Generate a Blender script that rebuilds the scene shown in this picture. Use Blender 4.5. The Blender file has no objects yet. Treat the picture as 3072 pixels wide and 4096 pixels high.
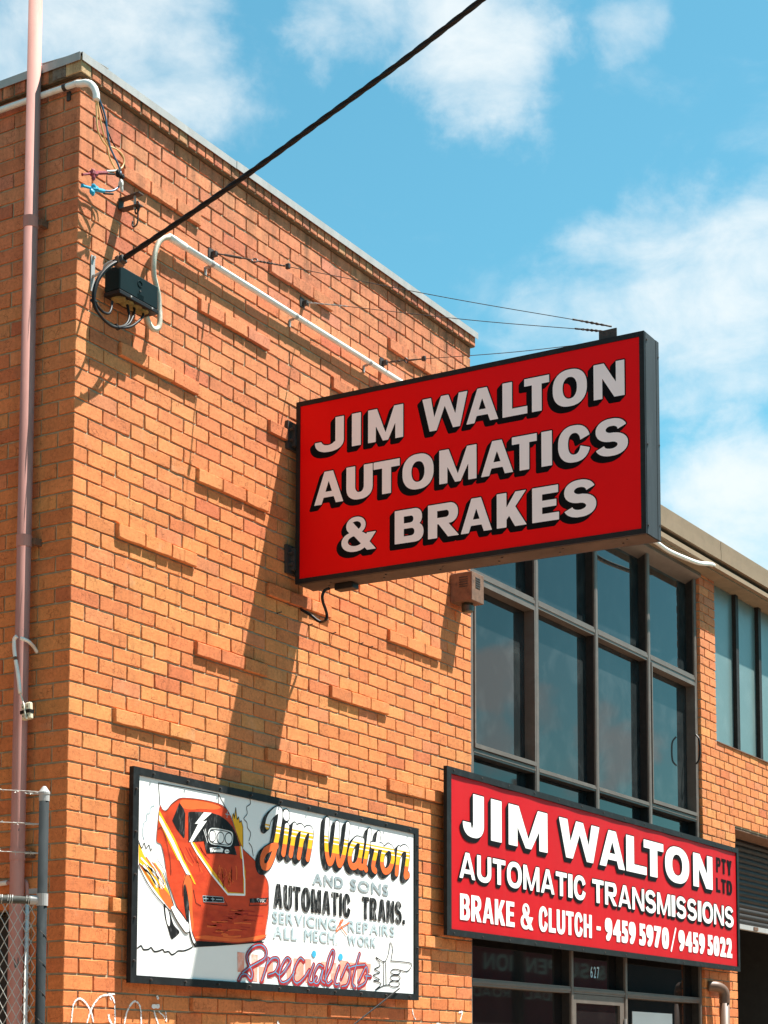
import bpy, bmesh, math, random
import numpy as np
from mathutils import Vector, Matrix
from mathutils.geometry import tessellate_polygon

random.seed(7)
RN = random.Random(11)
scene = bpy.context.scene
COL = scene.collection

# ------------------------------------------------------------------ camera
ZG = 7.0                               # height of the wall top (underside of the capping course) above the ground
CAM = Vector((-7.2799, -6.3873, -5.3778 + ZG))
YAW, PITCH, ROLL = 1.02463568, 0.0963457, 0.00170970
FPX, PX, PY = 7334.13, 1544.72, 3554.33   # focal length and principal point, in pixels of the 3072 x 4096 photograph
fw = Vector((math.sin(YAW) * math.cos(PITCH), math.cos(YAW) * math.cos(PITCH), math.sin(PITCH)))
r0 = Vector((math.cos(YAW), -math.sin(YAW), 0))
u0 = r0.cross(fw)
rt = r0 * math.cos(ROLL) + u0 * math.sin(ROLL)
up = -r0 * math.sin(ROLL) + u0 * math.cos(ROLL)
cd = bpy.data.cameras.new('camera')
cam = bpy.data.objects.new('camera', cd)
COL.objects.link(cam)
cd.sensor_fit = 'VERTICAL'
cd.sensor_height = 36
cd.lens = FPX / 4096 * 36
cd.shift_x = (1536 - PX) / 4096
cd.shift_y = (PY - 2048) / 4096
cd.clip_start = 0.05
cd.clip_end = 3000
cam.matrix_world = Matrix(((rt.x, up.x, -fw.x, CAM.x), (rt.y, up.y, -fw.y, CAM.y), (rt.z, up.z, -fw.z, CAM.z), (0, 0, 0, 1)))
scene.camera = cam

# ------------------------------------------------------------------ light
SUN = Vector((0.80, -1.0, 2.85)).normalized()      # towards the sun
EL = math.asin(SUN.z)
AZ = math.atan2(SUN.x, SUN.y)
sl = bpy.data.lights.new('sun', 'SUN')
sl.energy = 5.0
sl.angle = math.radians(0.5)
sl.color = (1.0, 0.95, 0.88)
sun = bpy.data.objects.new('sun', sl)
COL.objects.link(sun)
sun.location = (10, -12, 30)
sun.rotation_euler = (-SUN).to_track_quat('-Z', 'Y').to_euler()

scene.view_settings.view_transform = 'Standard'
scene.view_settings.look = 'None'
scene.view_settings.exposure = 1.55
scene.view_settings.gamma = 1.0

def ray(u, v):
    """direction through pixel (u, v) of the photograph, one metre deep"""
    return fw + rt * ((u - PX) / FPX) - up * ((v - PY) / FPX)

def at(u, v, y=None, x=None, z=None, t=None):
    """the point of the place that was measured at pixel (u, v), on the plane y=, x= or z= (or t metres deep)"""
    d = ray(u, v)
    if t is None:
        if y is not None: t = (y - CAM.y) / d.y
        elif x is not None: t = (x - CAM.x) / d.x
        else: t = (z - CAM.z) / d.z
    return CAM + d * t

def proj(p):
    d = Vector(p) - CAM
    w = d.dot(fw)
    return PX + FPX * d.dot(rt) / w, PY - FPX * d.dot(up) / w, w

class Fr:
    """a measuring frame: a crop of the photograph with its own scale"""
    def __init__(s, x0, y0, sc): s.x0, s.y0, s.sc = x0, y0, sc
    def px(s, p): return s.x0 + p[0] / s.sc, s.y0 + p[1] / s.sc
    def at(s, p, **k): return at(*s.px(p), **k)
DISP = Fr(0, 0, 1659 / 3072)

# ------------------------------------------------------------------ world
W = bpy.data.worlds.new('World')
scene.world = W
W.use_nodes = True
nt = W.node_tree
nt.nodes.clear()
def N(tree, typ, **kw):
    n = tree.nodes.new(typ)
    for k, v in kw.items():
        if k == 'inp':
            for kk, vv in v.items(): n.inputs[kk].default_value = vv
        else: setattr(n, k, v)
    return n
out = N(nt, 'ShaderNodeOutputWorld')
bg = N(nt, 'ShaderNodeBackground', inp={'Strength': 0.062})
sky = N(nt, 'ShaderNodeTexSky', sky_type='NISHITA', sun_disc=False, sun_elevation=EL, sun_rotation=AZ, altitude=0, air_density=1.0, dust_density=0.6, ozone_density=1.0)
tint = N(nt, 'ShaderNodeMix', data_type='RGBA', blend_type='MULTIPLY', inp={0: 1.0, 7: (0.58, 1.17, 1.02, 1)})
nt.links.new(sky.outputs[0], tint.inputs[6])
tc = N(nt, 'ShaderNodeTexCoord')
mp = N(nt, 'ShaderNodeMapping')
mp.inputs['Scale'].default_value = (1, 1, 1.7)
mp.inputs['Location'].default_value = (3.1, 1.7, 0.4)
nt.links.new(tc.outputs['Generated'], mp.inputs[0])
nz = N(nt, 'ShaderNodeTexNoise', inp={'Scale': 4.2, 'Detail': 9.0, 'Roughness': 0.56, 'Distortion': 0.35})
nt.links.new(mp.outputs[0], nz.inputs['Vector'])
nz2 = N(nt, 'ShaderNodeTexNoise', inp={'Scale': 16.0, 'Detail': 8.0, 'Roughness': 0.6, 'Distortion': 0.3})
nt.links.new(mp.outputs[0], nz2.inputs['Vector'])
base = N(nt, 'ShaderNodeMapRange', inp={1: 0.56, 2: 0.80, 3: 0.0, 4: 0.55})
nt.links.new(nz.outputs[0], base.inputs[0])
acc = base.outputs[0]
# the cumulus banks seen over the roofs and mirrored in the windows: (direction, angular radius in degrees, amount)
banks = [(ray(u, v), rad, amt) for (u, v), rad, amt in
         [((330, 60), 2.8, .9), ((620, 230), 2.7, .85), ((800, 420), 1.8, .5), ((480, 330), 2.0, .6), ((1450, 10), 2.2, .75), ((1850, 130), 2.7, .95), ((1700, 250), 1.6, .5), ((2540, 120), 1.4, .5),
          ((2700, 1230), 3.3, .85), ((3050, 1150), 2.8, .75), ((2300, 1330), 2.4, .6), ((2050, 1180), 1.8, .3), ((3050, 2120), 3.4, 1.0), ((2860, 2180), 2.4, .7), ((40, 300), 2.6, .7)]]
for (u, v), rad, amt in [((1990, 2790), 1.0, .95), ((2080, 2760), .8, .8), ((2180, 2850), .8, .6), ((2000, 2990), 1.0, .7), ((2480, 2930), 1.1, .8), ((2620, 3040), 1.2, .9), ((2720, 3060), 1.0, .8), ((2380, 3100), .8, .5)]:
    d = ray(u, v); banks.append((Vector((d.x, -d.y, d.z)), rad * .85, amt * 1.35))
# warp the directions so that the banks get torn edges
nw = N(nt, 'ShaderNodeTexNoise', inp={'Scale': 9.0, 'Detail': 9.0, 'Roughness': 0.62})
nt.links.new(tc.outputs['Generated'], nw.inputs['Vector'])
wsub = N(nt, 'ShaderNodeVectorMath', operation='SUBTRACT'); wsub.inputs[1].default_value = (.5, .5, .5)
nt.links.new(nw.outputs['Color'], wsub.inputs[0])
wsc = N(nt, 'ShaderNodeVectorMath', operation='SCALE'); wsc.inputs['Scale'].default_value = .12
nt.links.new(wsub.outputs[0], wsc.inputs[0])
wad = N(nt, 'ShaderNodeVectorMath', operation='ADD')
nt.links.new(tc.outputs['Generated'], wad.inputs[0]); nt.links.new(wsc.outputs[0], wad.inputs[1])
wn = N(nt, 'ShaderNodeVectorMath', operation='NORMALIZE'); nt.links.new(wad.outputs[0], wn.inputs[0])
for d, rad, amt in banks:
    d = d.normalized()
    dot = N(nt, 'ShaderNodeVectorMath', operation='DOT_PRODUCT')
    nt.links.new(wn.outputs[0], dot.inputs[0])
    dot.inputs[1].default_value = d
    mr = N(nt, 'ShaderNodeMapRange', interpolation_type='SMOOTHSTEP', inp={1: math.cos(math.radians(rad * 1.5)), 2: 1.0, 3: 0, 4: amt})
    nt.links.new(dot.outputs['Value'], mr.inputs[0])
    mx = N(nt, 'ShaderNodeMath', operation='MAXIMUM')
    nt.links.new(acc, mx.inputs[0]); nt.links.new(mr.outputs[0], mx.inputs[1])
    acc = mx.outputs[0]
# break the banks up with finer noise
br = N(nt, 'ShaderNodeMapRange', inp={1: 0.25, 2: 0.75, 3: -0.36, 4: 0.36})
nt.links.new(nz2.outputs[0], br.inputs[0])
sm_ = N(nt, 'ShaderNodeMath', operation='ADD')
nt.links.new(acc, sm_.inputs[0]); nt.links.new(br.outputs[0], sm_.inputs[1])
ml = N(nt, 'ShaderNodeMapRange', interpolation_type='SMOOTHSTEP', inp={1: 0.16, 2: 1.30, 3: 0.0, 4: 0.92})
nt.links.new(sm_.outputs[0], ml.inputs[0])
mixc = N(nt, 'ShaderNodeMix', data_type='RGBA', inp={7: (5.4, 5.7, 5.75, 1)})
nt.links.new(ml.outputs[0], mixc.inputs[0])
nt.links.new(tint.outputs[2], mixc.inputs[6])
nt.links.new(mixc.outputs[2], bg.inputs[0])
nt.links.new(bg.outputs[0], out.inputs[0])

# ------------------------------------------------------------------ materials
def newmat(name):
    m = bpy.data.materials.new(name)
    m.use_nodes = True
    t = m.node_tree
    return m, t, t.nodes['Principled BSDF']

def mat(name, col, rough=0.6, metal=0.0, var=0.12, scale=8.0, bump=0.0, bscale=60.0, spec=0.5, dirt=0.0, dirtcol=(0.05, 0.045, 0.035), dscale=5.0, stretch=(1, 1, 1), ior=None):
    """a plain surface: base colour with uneven tone, fine relief and an optional shaped film of dirt"""
    m, t, b = newmat(name)
    L = t.links.new
    g = N(t, 'ShaderNodeNewGeometry')
    mp = N(t, 'ShaderNodeMapping'); mp.inputs['Scale'].default_value = stretch
    L(g.outputs['Position'], mp.inputs[0])
    n1 = N(t, 'ShaderNodeTexNoise', inp={'Scale': scale, 'Detail': 5.0, 'Roughness': 0.6})
    L(mp.outputs[0], n1.inputs['Vector'])
    r = N(t, 'ShaderNodeMapRange', inp={1: 0.25, 2: 0.75, 3: 1 - var, 4: 1 + var})
    L(n1.outputs[0], r.inputs[0])
    mx = N(t, 'ShaderNodeMix', data_type='RGBA', blend_type='MULTIPLY', inp={0: 1.0, 6: (*col, 1)})
    L(r.outputs[0], mx.inputs[7])
    c = mx.outputs[2]
    if dirt:
        n2 = N(t, 'ShaderNodeTexNoise', inp={'Scale': dscale, 'Detail': 8.0, 'Roughness': 0.7})
        L(mp.outputs[0], n2.inputs['Vector'])
        r2 = N(t, 'ShaderNodeMapRange', inp={1: 0.52, 2: 0.72, 3: 0.0, 4: dirt})
        L(n2.outputs[0], r2.inputs[0])
        md = N(t, 'ShaderNodeMix', data_type='RGBA', inp={7: (*dirtcol, 1)})
        L(r2.outputs[0], md.inputs[0]); L(c, md.inputs[6])
        c = md.outputs[2]
    L(c, b.inputs['Base Color'])
    b.inputs['Roughness'].default_value = rough
    b.inputs['Metallic'].default_value = metal
    b.inputs['Specular IOR Level'].default_value = spec
    if ior: b.inputs['IOR'].default_value = ior
    if bump:
        n3 = N(t, 'ShaderNodeTexNoise', inp={'Scale': bscale, 'Detail': 4.0})
        L(mp.outputs[0], n3.inputs['Vector'])
        bp = N(t, 'ShaderNodeBump', inp={'Strength': bump, 'Distance': 0.004})
        L(n3.outputs[0], bp.inputs['Height'])
        L(bp.outputs[0], b.inputs['Normal'])
    return m

def brick_mat():
    m, t, b = newmat('brick')
    L = t.links.new
    g = N(t, 'ShaderNodeNewGeometry')
    oi = N(t, 'ShaderNodeObjectInfo')
    at_ = N(t, 'ShaderNodeAttribute', attribute_name='tint')
    c0 = N(t, 'ShaderNodeMix', data_type='RGBA', blend_type='MULTIPLY', inp={0: 1.0})
    L(oi.outputs['Color'], c0.inputs[6]); L(at_.outputs['Color'], c0.inputs[7])
    c = c0.outputs[2]
    def noise(scale, detail=5.0, rough=.6, dist=0.0):
        n = N(t, 'ShaderNodeTexNoise', inp={'Scale': scale, 'Detail': detail, 'Roughness': rough, 'Distortion': dist})
        L(g.outputs['Position'], n.inputs['Vector']); return n.outputs[0]
    def rng(s, a, b_, lo, hi):
        r = N(t, 'ShaderNodeMapRange', inp={1: a, 2: b_, 3: lo, 4: hi}); L(s, r.inputs[0]); return r.outputs[0]
    def mul(c, f):
        x = N(t, 'ShaderNodeMix', data_type='RGBA', blend_type='MULTIPLY', inp={0: 1.0}); L(c, x.inputs[6]); L(f, x.inputs[7]); return x.outputs[2]
    c = mul(c, rng(noise(7.0), .25, .75, .86, 1.12))
    c = mul(c, rng(noise(48.0, 4), .28, .72, .80, 1.15))
    # pale bloom in places
    mp = N(t, 'ShaderNodeMix', data_type='RGBA', inp={7: (.57, .33, .20, 1)})
    L(rng(noise(5.0, 6, .65, .4), .60, .78, 0, .42), mp.inputs[0]); L(c, mp.inputs[6]); c = mp.outputs[2]
    # dark sooty stain in places
    ms = N(t, 'ShaderNodeMix', data_type='RGBA', inp={7: (.10, .055, .03, 1)})
    L(rng(noise(3.1, 8, .72, .6), .63, .80, 0, .65), ms.inputs[0]); L(c, ms.inputs[6]); c = ms.outputs[2]
    # rain streaks
    smp = N(t, 'ShaderNodeMapping'); smp.inputs['Scale'].default_value = (11, 11, .9); L(g.outputs['Position'], smp.inputs[0])
    sn = N(t, 'ShaderNodeTexNoise', inp={'Scale': 1.0, 'Detail': 6.0, 'Roughness': .6}); L(smp.outputs[0], sn.inputs['Vector'])
    mst = N(t, 'ShaderNodeMix', data_type='RGBA', inp={7: (.19, .075, .028, 1)})
    L(rng(sn.outputs[0], .56, .80, 0, .5), mst.inputs[0]); L(c, mst.inputs[6]); c = mst.outputs[2]
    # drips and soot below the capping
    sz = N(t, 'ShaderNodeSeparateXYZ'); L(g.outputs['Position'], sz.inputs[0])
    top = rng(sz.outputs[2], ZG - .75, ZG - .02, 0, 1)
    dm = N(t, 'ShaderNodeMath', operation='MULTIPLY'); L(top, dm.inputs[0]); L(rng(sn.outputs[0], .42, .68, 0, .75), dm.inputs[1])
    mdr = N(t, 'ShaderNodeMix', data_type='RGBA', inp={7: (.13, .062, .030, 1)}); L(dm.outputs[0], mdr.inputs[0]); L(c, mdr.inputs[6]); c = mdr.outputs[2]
    # pits
    pit = rng(noise(125.0, 2, .5), .62, .72, 0, 1)
    # hairline cracks
    wv = N(t, 'ShaderNodeTexNoise', inp={'Scale': 30.0, 'Detail': 4.0})
    L(g.outputs['Position'], wv.inputs['Vector'])
    wm = N(t, 'ShaderNodeMix', data_type='RGBA', inp={0: .045}); L(g.outputs['Position'], wm.inputs[6]); L(wv.outputs['Color'], wm.inputs[7])
    vo = N(t, 'ShaderNodeTexVoronoi', feature='DISTANCE_TO_EDGE', inp={'Scale': 30.0, 'Randomness': 1.0})
    L(wm.outputs[2], vo.inputs['Vector'])
    cr = rng(vo.outputs['Distance'], .0, .045, 1, 0)
    gate = rng(noise(11.0, 3), .50, .60, 0, 1)
    mm = N(t, 'ShaderNodeMath', operation='MULTIPLY'); L(cr, mm.inputs[0]); L(gate, mm.inputs[1])
    mxx = N(t, 'ShaderNodeMath', operation='MAXIMUM'); L(pit, mxx.inputs[0]); L(mm.outputs[0], mxx.inputs[1])
    md = N(t, 'ShaderNodeMix', data_type='RGBA', blend_type='MULTIPLY', inp={7: (.42, .34, .30, 1)})
    sc = N(t, 'ShaderNodeMath', operation='MULTIPLY', inp={1: .85}); L(mxx.outputs[0], sc.inputs[0])
    L(sc.outputs[0], md.inputs[0]); L(c, md.inputs[6]); c = md.outputs[2]
    L(c, b.inputs['Base Color'])
    b.inputs['Roughness'].default_value = .88
    b.inputs['Specular IOR Level'].default_value = .25
    h = N(t, 'ShaderNodeMath', operation='MULTIPLY_ADD', inp={1: -1.0}); L(mxx.outputs[0], h.inputs[0]); L(noise(110.0, 4), h.inputs[2])
    bp = N(t, 'ShaderNodeBump', inp={'Strength': .55, 'Distance': .003}); L(h.outputs[0], bp.inputs['Height']); L(bp.outputs[0], b.inputs['Normal'])
    return m
M = {}
M['brick'] = brick_mat()
M['mortar'] = mat('mortar', (.36, .305, .20), .95, var=.22, scale=30, bump=.9, bscale=160, spec=.2, dirt=.45, dirtcol=(.10, .075, .04), dscale=9)
M['grime'] = mat('sooty_mortar', (.15, .105, .062), .95, var=.3, scale=30, bump=.8, bscale=120, spec=.1)
M['galv'] = mat('galvanised_steel', (.33, .33, .32), .65, .0, spec=.25, var=.18, scale=14, bump=.1, dirt=.35, dirtcol=(.15, .15, .14), dscale=7, stretch=(1, 1, .3))
M['galv_old'] = mat('weathered_galvanised_pipe', (.026, .031, .033), .75, .0, spec=.06, var=.3, scale=16, bump=.2, dirt=.5, dirtcol=(.06, .066, .064), dscale=9, stretch=(1, 1, .4))
M['black'] = mat('black_paint', (.009, .009, .009), .5, var=.3, scale=20, spec=.25, dirt=.18, dirtcol=(.07, .07, .065), dscale=30)
M['blackfr'] = mat('weathered_black_frame', (.007, .008, .008), .6, .0, spec=.2, var=.35, scale=9, bump=.15, bscale=40, dirt=.5, dirtcol=(.032, .037, .038), dscale=12)
M['red'] = mat('red_acrylic', (.74, .0020, .0030), .4, var=.06, scale=2.2, spec=.12)
M['white_l'] = mat('white_vinyl', (.86, .79, .795), .5, var=.03, scale=5, spec=.15)
M['black_l'] = mat('black_vinyl', (.005, .005, .006), .7, var=.2, scale=9, spec=.06)
M['steel_grey'] = mat('grey_sheet_metal', (.036, .043, .047), .65, .0, spec=.15, var=.22, scale=5, bump=.12, dirt=.5, dirtcol=(.062, .070, .074), dscale=8, stretch=(3, 3, .35))
M['white_pvc'] = mat('white_pvc', (.74, .73, .68), .38, var=.06, scale=14, dirt=.35, dirtcol=(.42, .36, .25), dscale=11)
M['cream_pvc'] = mat('cream_corrugated_conduit', (.60, .55, .44), .5, var=.12, scale=18, dirt=.5, dirtcol=(.30, .24, .14), dscale=14)
M['pink'] = mat('faded_pink_paint', (.45, .22, .185), .75, var=.16, scale=7, spec=.2, bump=.1, dirt=.6, dirtcol=(.27, .115, .09), dscale=11, stretch=(1, 1, .22))
M['pink_hi'] = M['pink']
M['rubber'] = mat('black_cable_sheath', (.006, .0055, .0055), .5, var=.3, scale=30, spec=.22, dirt=.3, dirtcol=(.022, .017, .013), dscale=25)
M['rust'] = mat('rusty_brown_steel', (.16, .085, .05), .75, .2, var=.35, scale=22, bump=.4, bscale=90, dirt=.7, dirtcol=(.045, .025, .018), dscale=24)
M['dark_steel'] = mat('dark_rusted_bracket_steel', (.05, .042, .038), .6, .4, var=.4, scale=30, bump=.3, dirt=.5, dirtcol=(.11, .07, .045), dscale=22)

M['frame'] = mat('bronze_anodised_aluminium', (.110, .085, .068), .5, .05, var=.15, scale=12, dirt=.45, dirtcol=(.17, .145, .12), dscale=10, stretch=(.6, 1, 1))
M['frame_dark'] = mat('dark_bronze_with_painted_shade', (.022, .018, .016), .6, var=.3, scale=20, spec=.2, dirt=.25, dirtcol=(.07, .06, .05), dscale=25)  # dark bronze, with the shade on the mullion sides put into the colour
M['fascia'] = mat('tan_painted_metal_fascia', (.215, .150, .092), .7, var=.10, spec=.3, scale=6, bump=.05, dirt=.4, dirtcol=(.15, .10, .06), dscale=9)
M['soffit'] = mat('cream_painted_soffit', (.22, .165, .10), .85, var=.15, scale=8, dirt=.4, dirtcol=(.09, .065, .04))
M['shutter'] = mat('dark_brown_roller_slat', (.024, .020, .018), .6, .0, spec=.25, var=.2, scale=9, dirt=.4, dirtcol=(.05, .042, .034), dscale=14)
M['dark_wall'] = mat('dark_painted_interior', (.02, .02, .02), .8, var=.3, scale=10)
M['asphalt'] = mat('asphalt', (.05, .05, .05), .92, var=.25, scale=3, bump=.5, bscale=80, dirt=.3, dirtcol=(.09, .085, .08), dscale=.6)
M['concrete'] = mat('pale_concrete_paving', (.31, .20, .125), .9, var=.14, scale=3, bump=.3, bscale=60, dirt=.35, dirtcol=(.22, .20, .17), dscale=1.4)

def glass(name, base, rough=.025, ior=1.9, tint=(.62, .63, .63), dirt=.25, scale=3.0, film=(.16, .175, .17), bumpy=0.0):
    """tinted pane that mirrors the sky, with a thin uneven film of dust"""
    m, t, b = newmat(name)
    L = t.links.new
    g = N(t, 'ShaderNodeNewGeometry')
    n = N(t, 'ShaderNodeTexNoise', inp={'Scale': scale, 'Detail': 8.0, 'Roughness': .66, 'Distortion': .5})
    L(g.outputs['Position'], n.inputs['Vector'])
    r = N(t, 'ShaderNodeMapRange', inp={1: .48, 2: .85, 3: 0.0, 4: dirt}); L(n.outputs[0], r.inputs[0])
    mx = N(t, 'ShaderNodeMix', data_type='RGBA', inp={6: (*base, 1), 7: (*film, 1)}); L(r.outputs[0], mx.inputs[0])
    L(mx.outputs[2], b.inputs['Base Color'])
    b.inputs['Roughness'].default_value = rough
    b.inputs['IOR'].default_value = ior
    b.inputs['Specular Tint'].default_value = (*tint, 1)
    n2 = N(t, 'ShaderNodeTexNoise', inp={'Scale': 1.6 if not bumpy else 60.0, 'Detail': 1.0}); L(g.outputs['Position'], n2.inputs['Vector'])
    bp = N(t, 'ShaderNodeBump', inp={'Strength': .06 if not bumpy else bumpy, 'Distance': .006 if not bumpy else .002}); L(n2.outputs[0], bp.inputs['Height']); L(bp.outputs[0], b.inputs['Normal'])
    return m
M['glass'] = glass('tinted_reflective_glass', (.014, .018, .019), ior=1.55, tint=(.66, .57, .53))
M['glass_low'] = glass('dark_shop_glass', (.010, .009, .009), ior=1.5, dirt=.16, film=(.10, .085, .07))
M['glass_wired'] = glass('pale_figured_glass', (.115, .165, .16), rough=.28, ior=1.5, dirt=.35, film=(.26, .31, .30), bumpy=.5)

# ------------------------------------------------------------------ builders
def thing(name, label, cat, loc=(0, 0, 0), group=None, kind=None):
    o = bpy.data.objects.new(name, None)
    COL.objects.link(o)
    o.location = loc
    o.empty_display_size = .1
    if kind: o['kind'] = kind
    o['label'] = label; o['category'] = cat
    if group: o['group'] = group
    return o

def tag(o, label, cat, group=None):
    o['label'] = label; o['category'] = cat
    if group: o['group'] = group
    return o

def wl(o):
    """world location of an object whose ancestors are only moved, not turned"""
    l = Vector((0, 0, 0))
    p = o
    while p is not None:
        l += p.location + p.matrix_parent_inverse.translation
        p = p.parent
    return l

def adopt(o, parent):
    """make o (built in world space) a child of parent without moving it"""
    o.parent = parent
    o.matrix_parent_inverse = Matrix.Translation(-wl(parent))
    return o

def obj(name, bm, m, parent=None, smooth=False, label=None):
    me = bpy.data.meshes.new(name)
    bmesh.ops.recalc_face_normals(bm, faces=bm.faces)
    bm.to_mesh(me); bm.free()
    if smooth:
        for p in me.polygons: p.use_smooth = True
    me.materials.append(M[m] if isinstance(m, str) else m)
    # put the origin at the mesh's own centre
    if len(me.vertices):
        co = np.empty(len(me.vertices) * 3); me.vertices.foreach_get('co', co); co = co.reshape(-1, 3)
        c = (co.min(0) + co.max(0)) / 2
        me.vertices.foreach_set('co', (co - c).ravel())
    else: c = (0, 0, 0)
    o = bpy.data.objects.new(name, me)
    COL.objects.link(o)
    o.location = c
    if parent is not None: adopt(o, parent)
    if label: o['label'] = label
    return o

def box(bm, x0, x1, y0, y1, z0, z1, bev=0.0, mtx=None):
    r = bmesh.ops.create_cube(bm, size=1.0)
    vs = r['verts']
    for v in vs:
        v.co = Vector(((x0 + x1) / 2 + v.co.x * (x1 - x0), (y0 + y1) / 2 + v.co.y * (y1 - y0), (z0 + z1) / 2 + v.co.z * (z1 - z0)))
    if bev:
        es = list({e for v in vs for e in v.link_edges})
        rb = bmesh.ops.bevel(bm, geom=es, offset=bev, segments=1, affect='EDGES', profile=.5)
        vs = list({v for f in rb['faces'] for v in f.verts} | {v for v in vs if v.is_valid})
    if mtx is not None:
        for v in vs: v.co = mtx @ v.co
    return vs

def B(*a, **k):
    bm = bmesh.new(); box(bm, *a, **k); return bm

def smoothpts(pts, n=6):
    """Catmull-Rom through the points"""
    P = [Vector(p) for p in pts]
    if len(P) < 3: return P
    P = [P[0] * 2 - P[1]] + P + [P[-1] * 2 - P[-2]]
    o = []
    for i in range(1, len(P) - 2):
        for k in range(n):
            t = k / n
            a, b, c, d = P[i - 1], P[i], P[i + 1], P[i + 2]
            o.append(0.5 * ((2 * b) + (c - a) * t + (2 * a - 5 * b + 4 * c - d) * t * t + (3 * b - a - 3 * c + d) * t * t * t))
    o.append(P[-2])
    return o

def tube(bm, pts, r, n=10, cap=True):
    """swept tube; r a number or a function of the fraction along it"""
    P = [Vector(p) for p in pts]
    T = []
    for i in range(len(P)):
        d = P[min(i + 1, len(P) - 1)] - P[max(i - 1, 0)]
        T.append(d.normalized() if d.length > 1e-9 else Vector((0, 0, 1)))
    a = Vector((0, 0, 1)) if abs(T[0].z) < .9 else Vector((1, 0, 0))
    nn = (a - T[0] * a.dot(T[0])).normalized()
    rings = []
    for i, p in enumerate(P):
        nn = (nn - T[i] * nn.dot(T[i])).normalized()
        bb = T[i].cross(nn)
        rr = r(i / max(1, len(P) - 1)) if callable(r) else r
        rings.append([bm.verts.new(p + (nn * math.cos(k * 2 * math.pi / n) + bb * math.sin(k * 2 * math.pi / n)) * rr) for k in range(n)])
    for i in range(len(rings) - 1):
        for k in range(n):
            bm.faces.new((rings[i][k], rings[i][(k + 1) % n], rings[i + 1][(k + 1) % n], rings[i + 1][k]))
    if cap:
        bm.faces.new(rings[0]); bm.faces.new(rings[-1][::-1])

def TB(pts, r, n=10, sm=0):
    bm = bmesh.new(); tube(bm, smoothpts(pts, sm) if sm else pts, r, n); return bm

def prism(bm, poly, axis, a, b):
    """extrude a 2-D outline along an axis from a to b; the outline is in the other two axes, in x, y, z order"""
    def mk(p, t):
        q = list(p); q.insert(axis, t); return bm.verts.new(q)
    A = [mk(p, a) for p in poly]; C = [mk(p, b) for p in poly]
    n = len(poly)
    bm.faces.new(A); bm.faces.new(C[::-1])
    for i in range(n): bm.faces.new((A[i], A[(i + 1) % n], C[(i + 1) % n], C[i]))

# ------------------------------------------------------------------ ground
def sheet(name, x0, x1, y0, y1, z, m):
    bm = bmesh.new()
    vs = [bm.verts.new(c) for c in ((x0, y0, z), (x1, y0, z), (x1, y1, z), (x0, y1, z))]
    bm.faces.new(vs)
    o = obj(name, bm, m); o['kind'] = 'structure'
    return o
sheet('ground', -400, 400, -400, 400, -0.13, 'asphalt')
o = obj('pavement', B(-60, 60, -4.2, 3.0, -.129, 0.0), 'concrete'); o['kind'] = 'structure'
o = obj('pavement', B(-60, 60, -22, -17.2, -.129, 0.0), 'concrete'); o['kind'] = 'structure'

# ------------------------------------------------------------------ an unseen brick building, added to shade and warm the side wall
def coursed(name, c1, c2, mo):
    m, t, b = newmat(name)
    L = t.links.new
    g = N(t, 'ShaderNodeNewGeometry')
    sx = N(t, 'ShaderNodeSeparateXYZ'); L(g.outputs['Position'], sx.inputs[0])
    ad = N(t, 'ShaderNodeMath', operation='ADD'); L(sx.outputs[0], ad.inputs[0]); L(sx.outputs[1], ad.inputs[1])
    cb = N(t, 'ShaderNodeCombineXYZ'); L(ad.outputs[0], cb.inputs[0]); L(sx.outputs[2], cb.inputs[1])
    bt = N(t, 'ShaderNodeTexBrick', inp={'Color1': (*c1, 1), 'Color2': (*c2, 1), 'Mortar': (*mo, 1), 'Scale': 1.0, 'Mortar Size': .006, 'Brick Width': .24, 'Row Height': .086})
    L(cb.outputs[0], bt.inputs['Vector']); L(bt.outputs['Color'], b.inputs['Base Color'])
    b.inputs['Roughness'].default_value = .9
    return m
M['coursed'] = coursed('coursed_brick', (.32, .095, .030), (.27, .08, .026), (.17, .13, .08))
added_bld = thing('added_shading_building', 'plain orange brick building added out of view on the left to shade and warm the side wall', 'building', (-6, 4.5, 0))
obj('wall', B(-9.5, -2.3, .7, 9.0, -.1, 7.0), 'coursed', added_bld)
obj('roof_coping', B(-9.56, -2.24, .64, 9.06, 7.0, 7.08), 'galv', added_bld)

# ------------------------------------------------------------------ brickwork
H = .086          # course height
SB, HB = .23, .11  # stretcher and header
PAL = [((.61, .215, .070), 6), ((.595, .203, .066), 6), ((.575, .188, .062), 5), ((.54, .17, .058), 2.0), ((.56, .194, .078), 1.4), ((.61, .238, .078), 3), ((.51, .15, .056), .8)]
def brick_tint(r, z=None):
    k = r.choices([p[0] for p in PAL], [p[1] for p in PAL])[0]
    f = r.uniform(.94, 1.05)
    c = [c_ * f * r.uniform(.97, 1.03) for c_ in k]
    if z is not None:          # the upper courses are a pinker batch, the middle ones yellower, the lowest redder
        h = max(0, min(1, (ZG - z) / 6.0))
        p = max(0, 1 - h / .38); q = max(0, (h - .62) / .38)
        c = [c[0] * (1 - .05 * p - .02 * q), c[1] * (1 - .05 * p - .14 * q), c[2] * (1 + .38 * p - .16 * q)]
    return tuple(min(1, x) for x in c)

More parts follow.
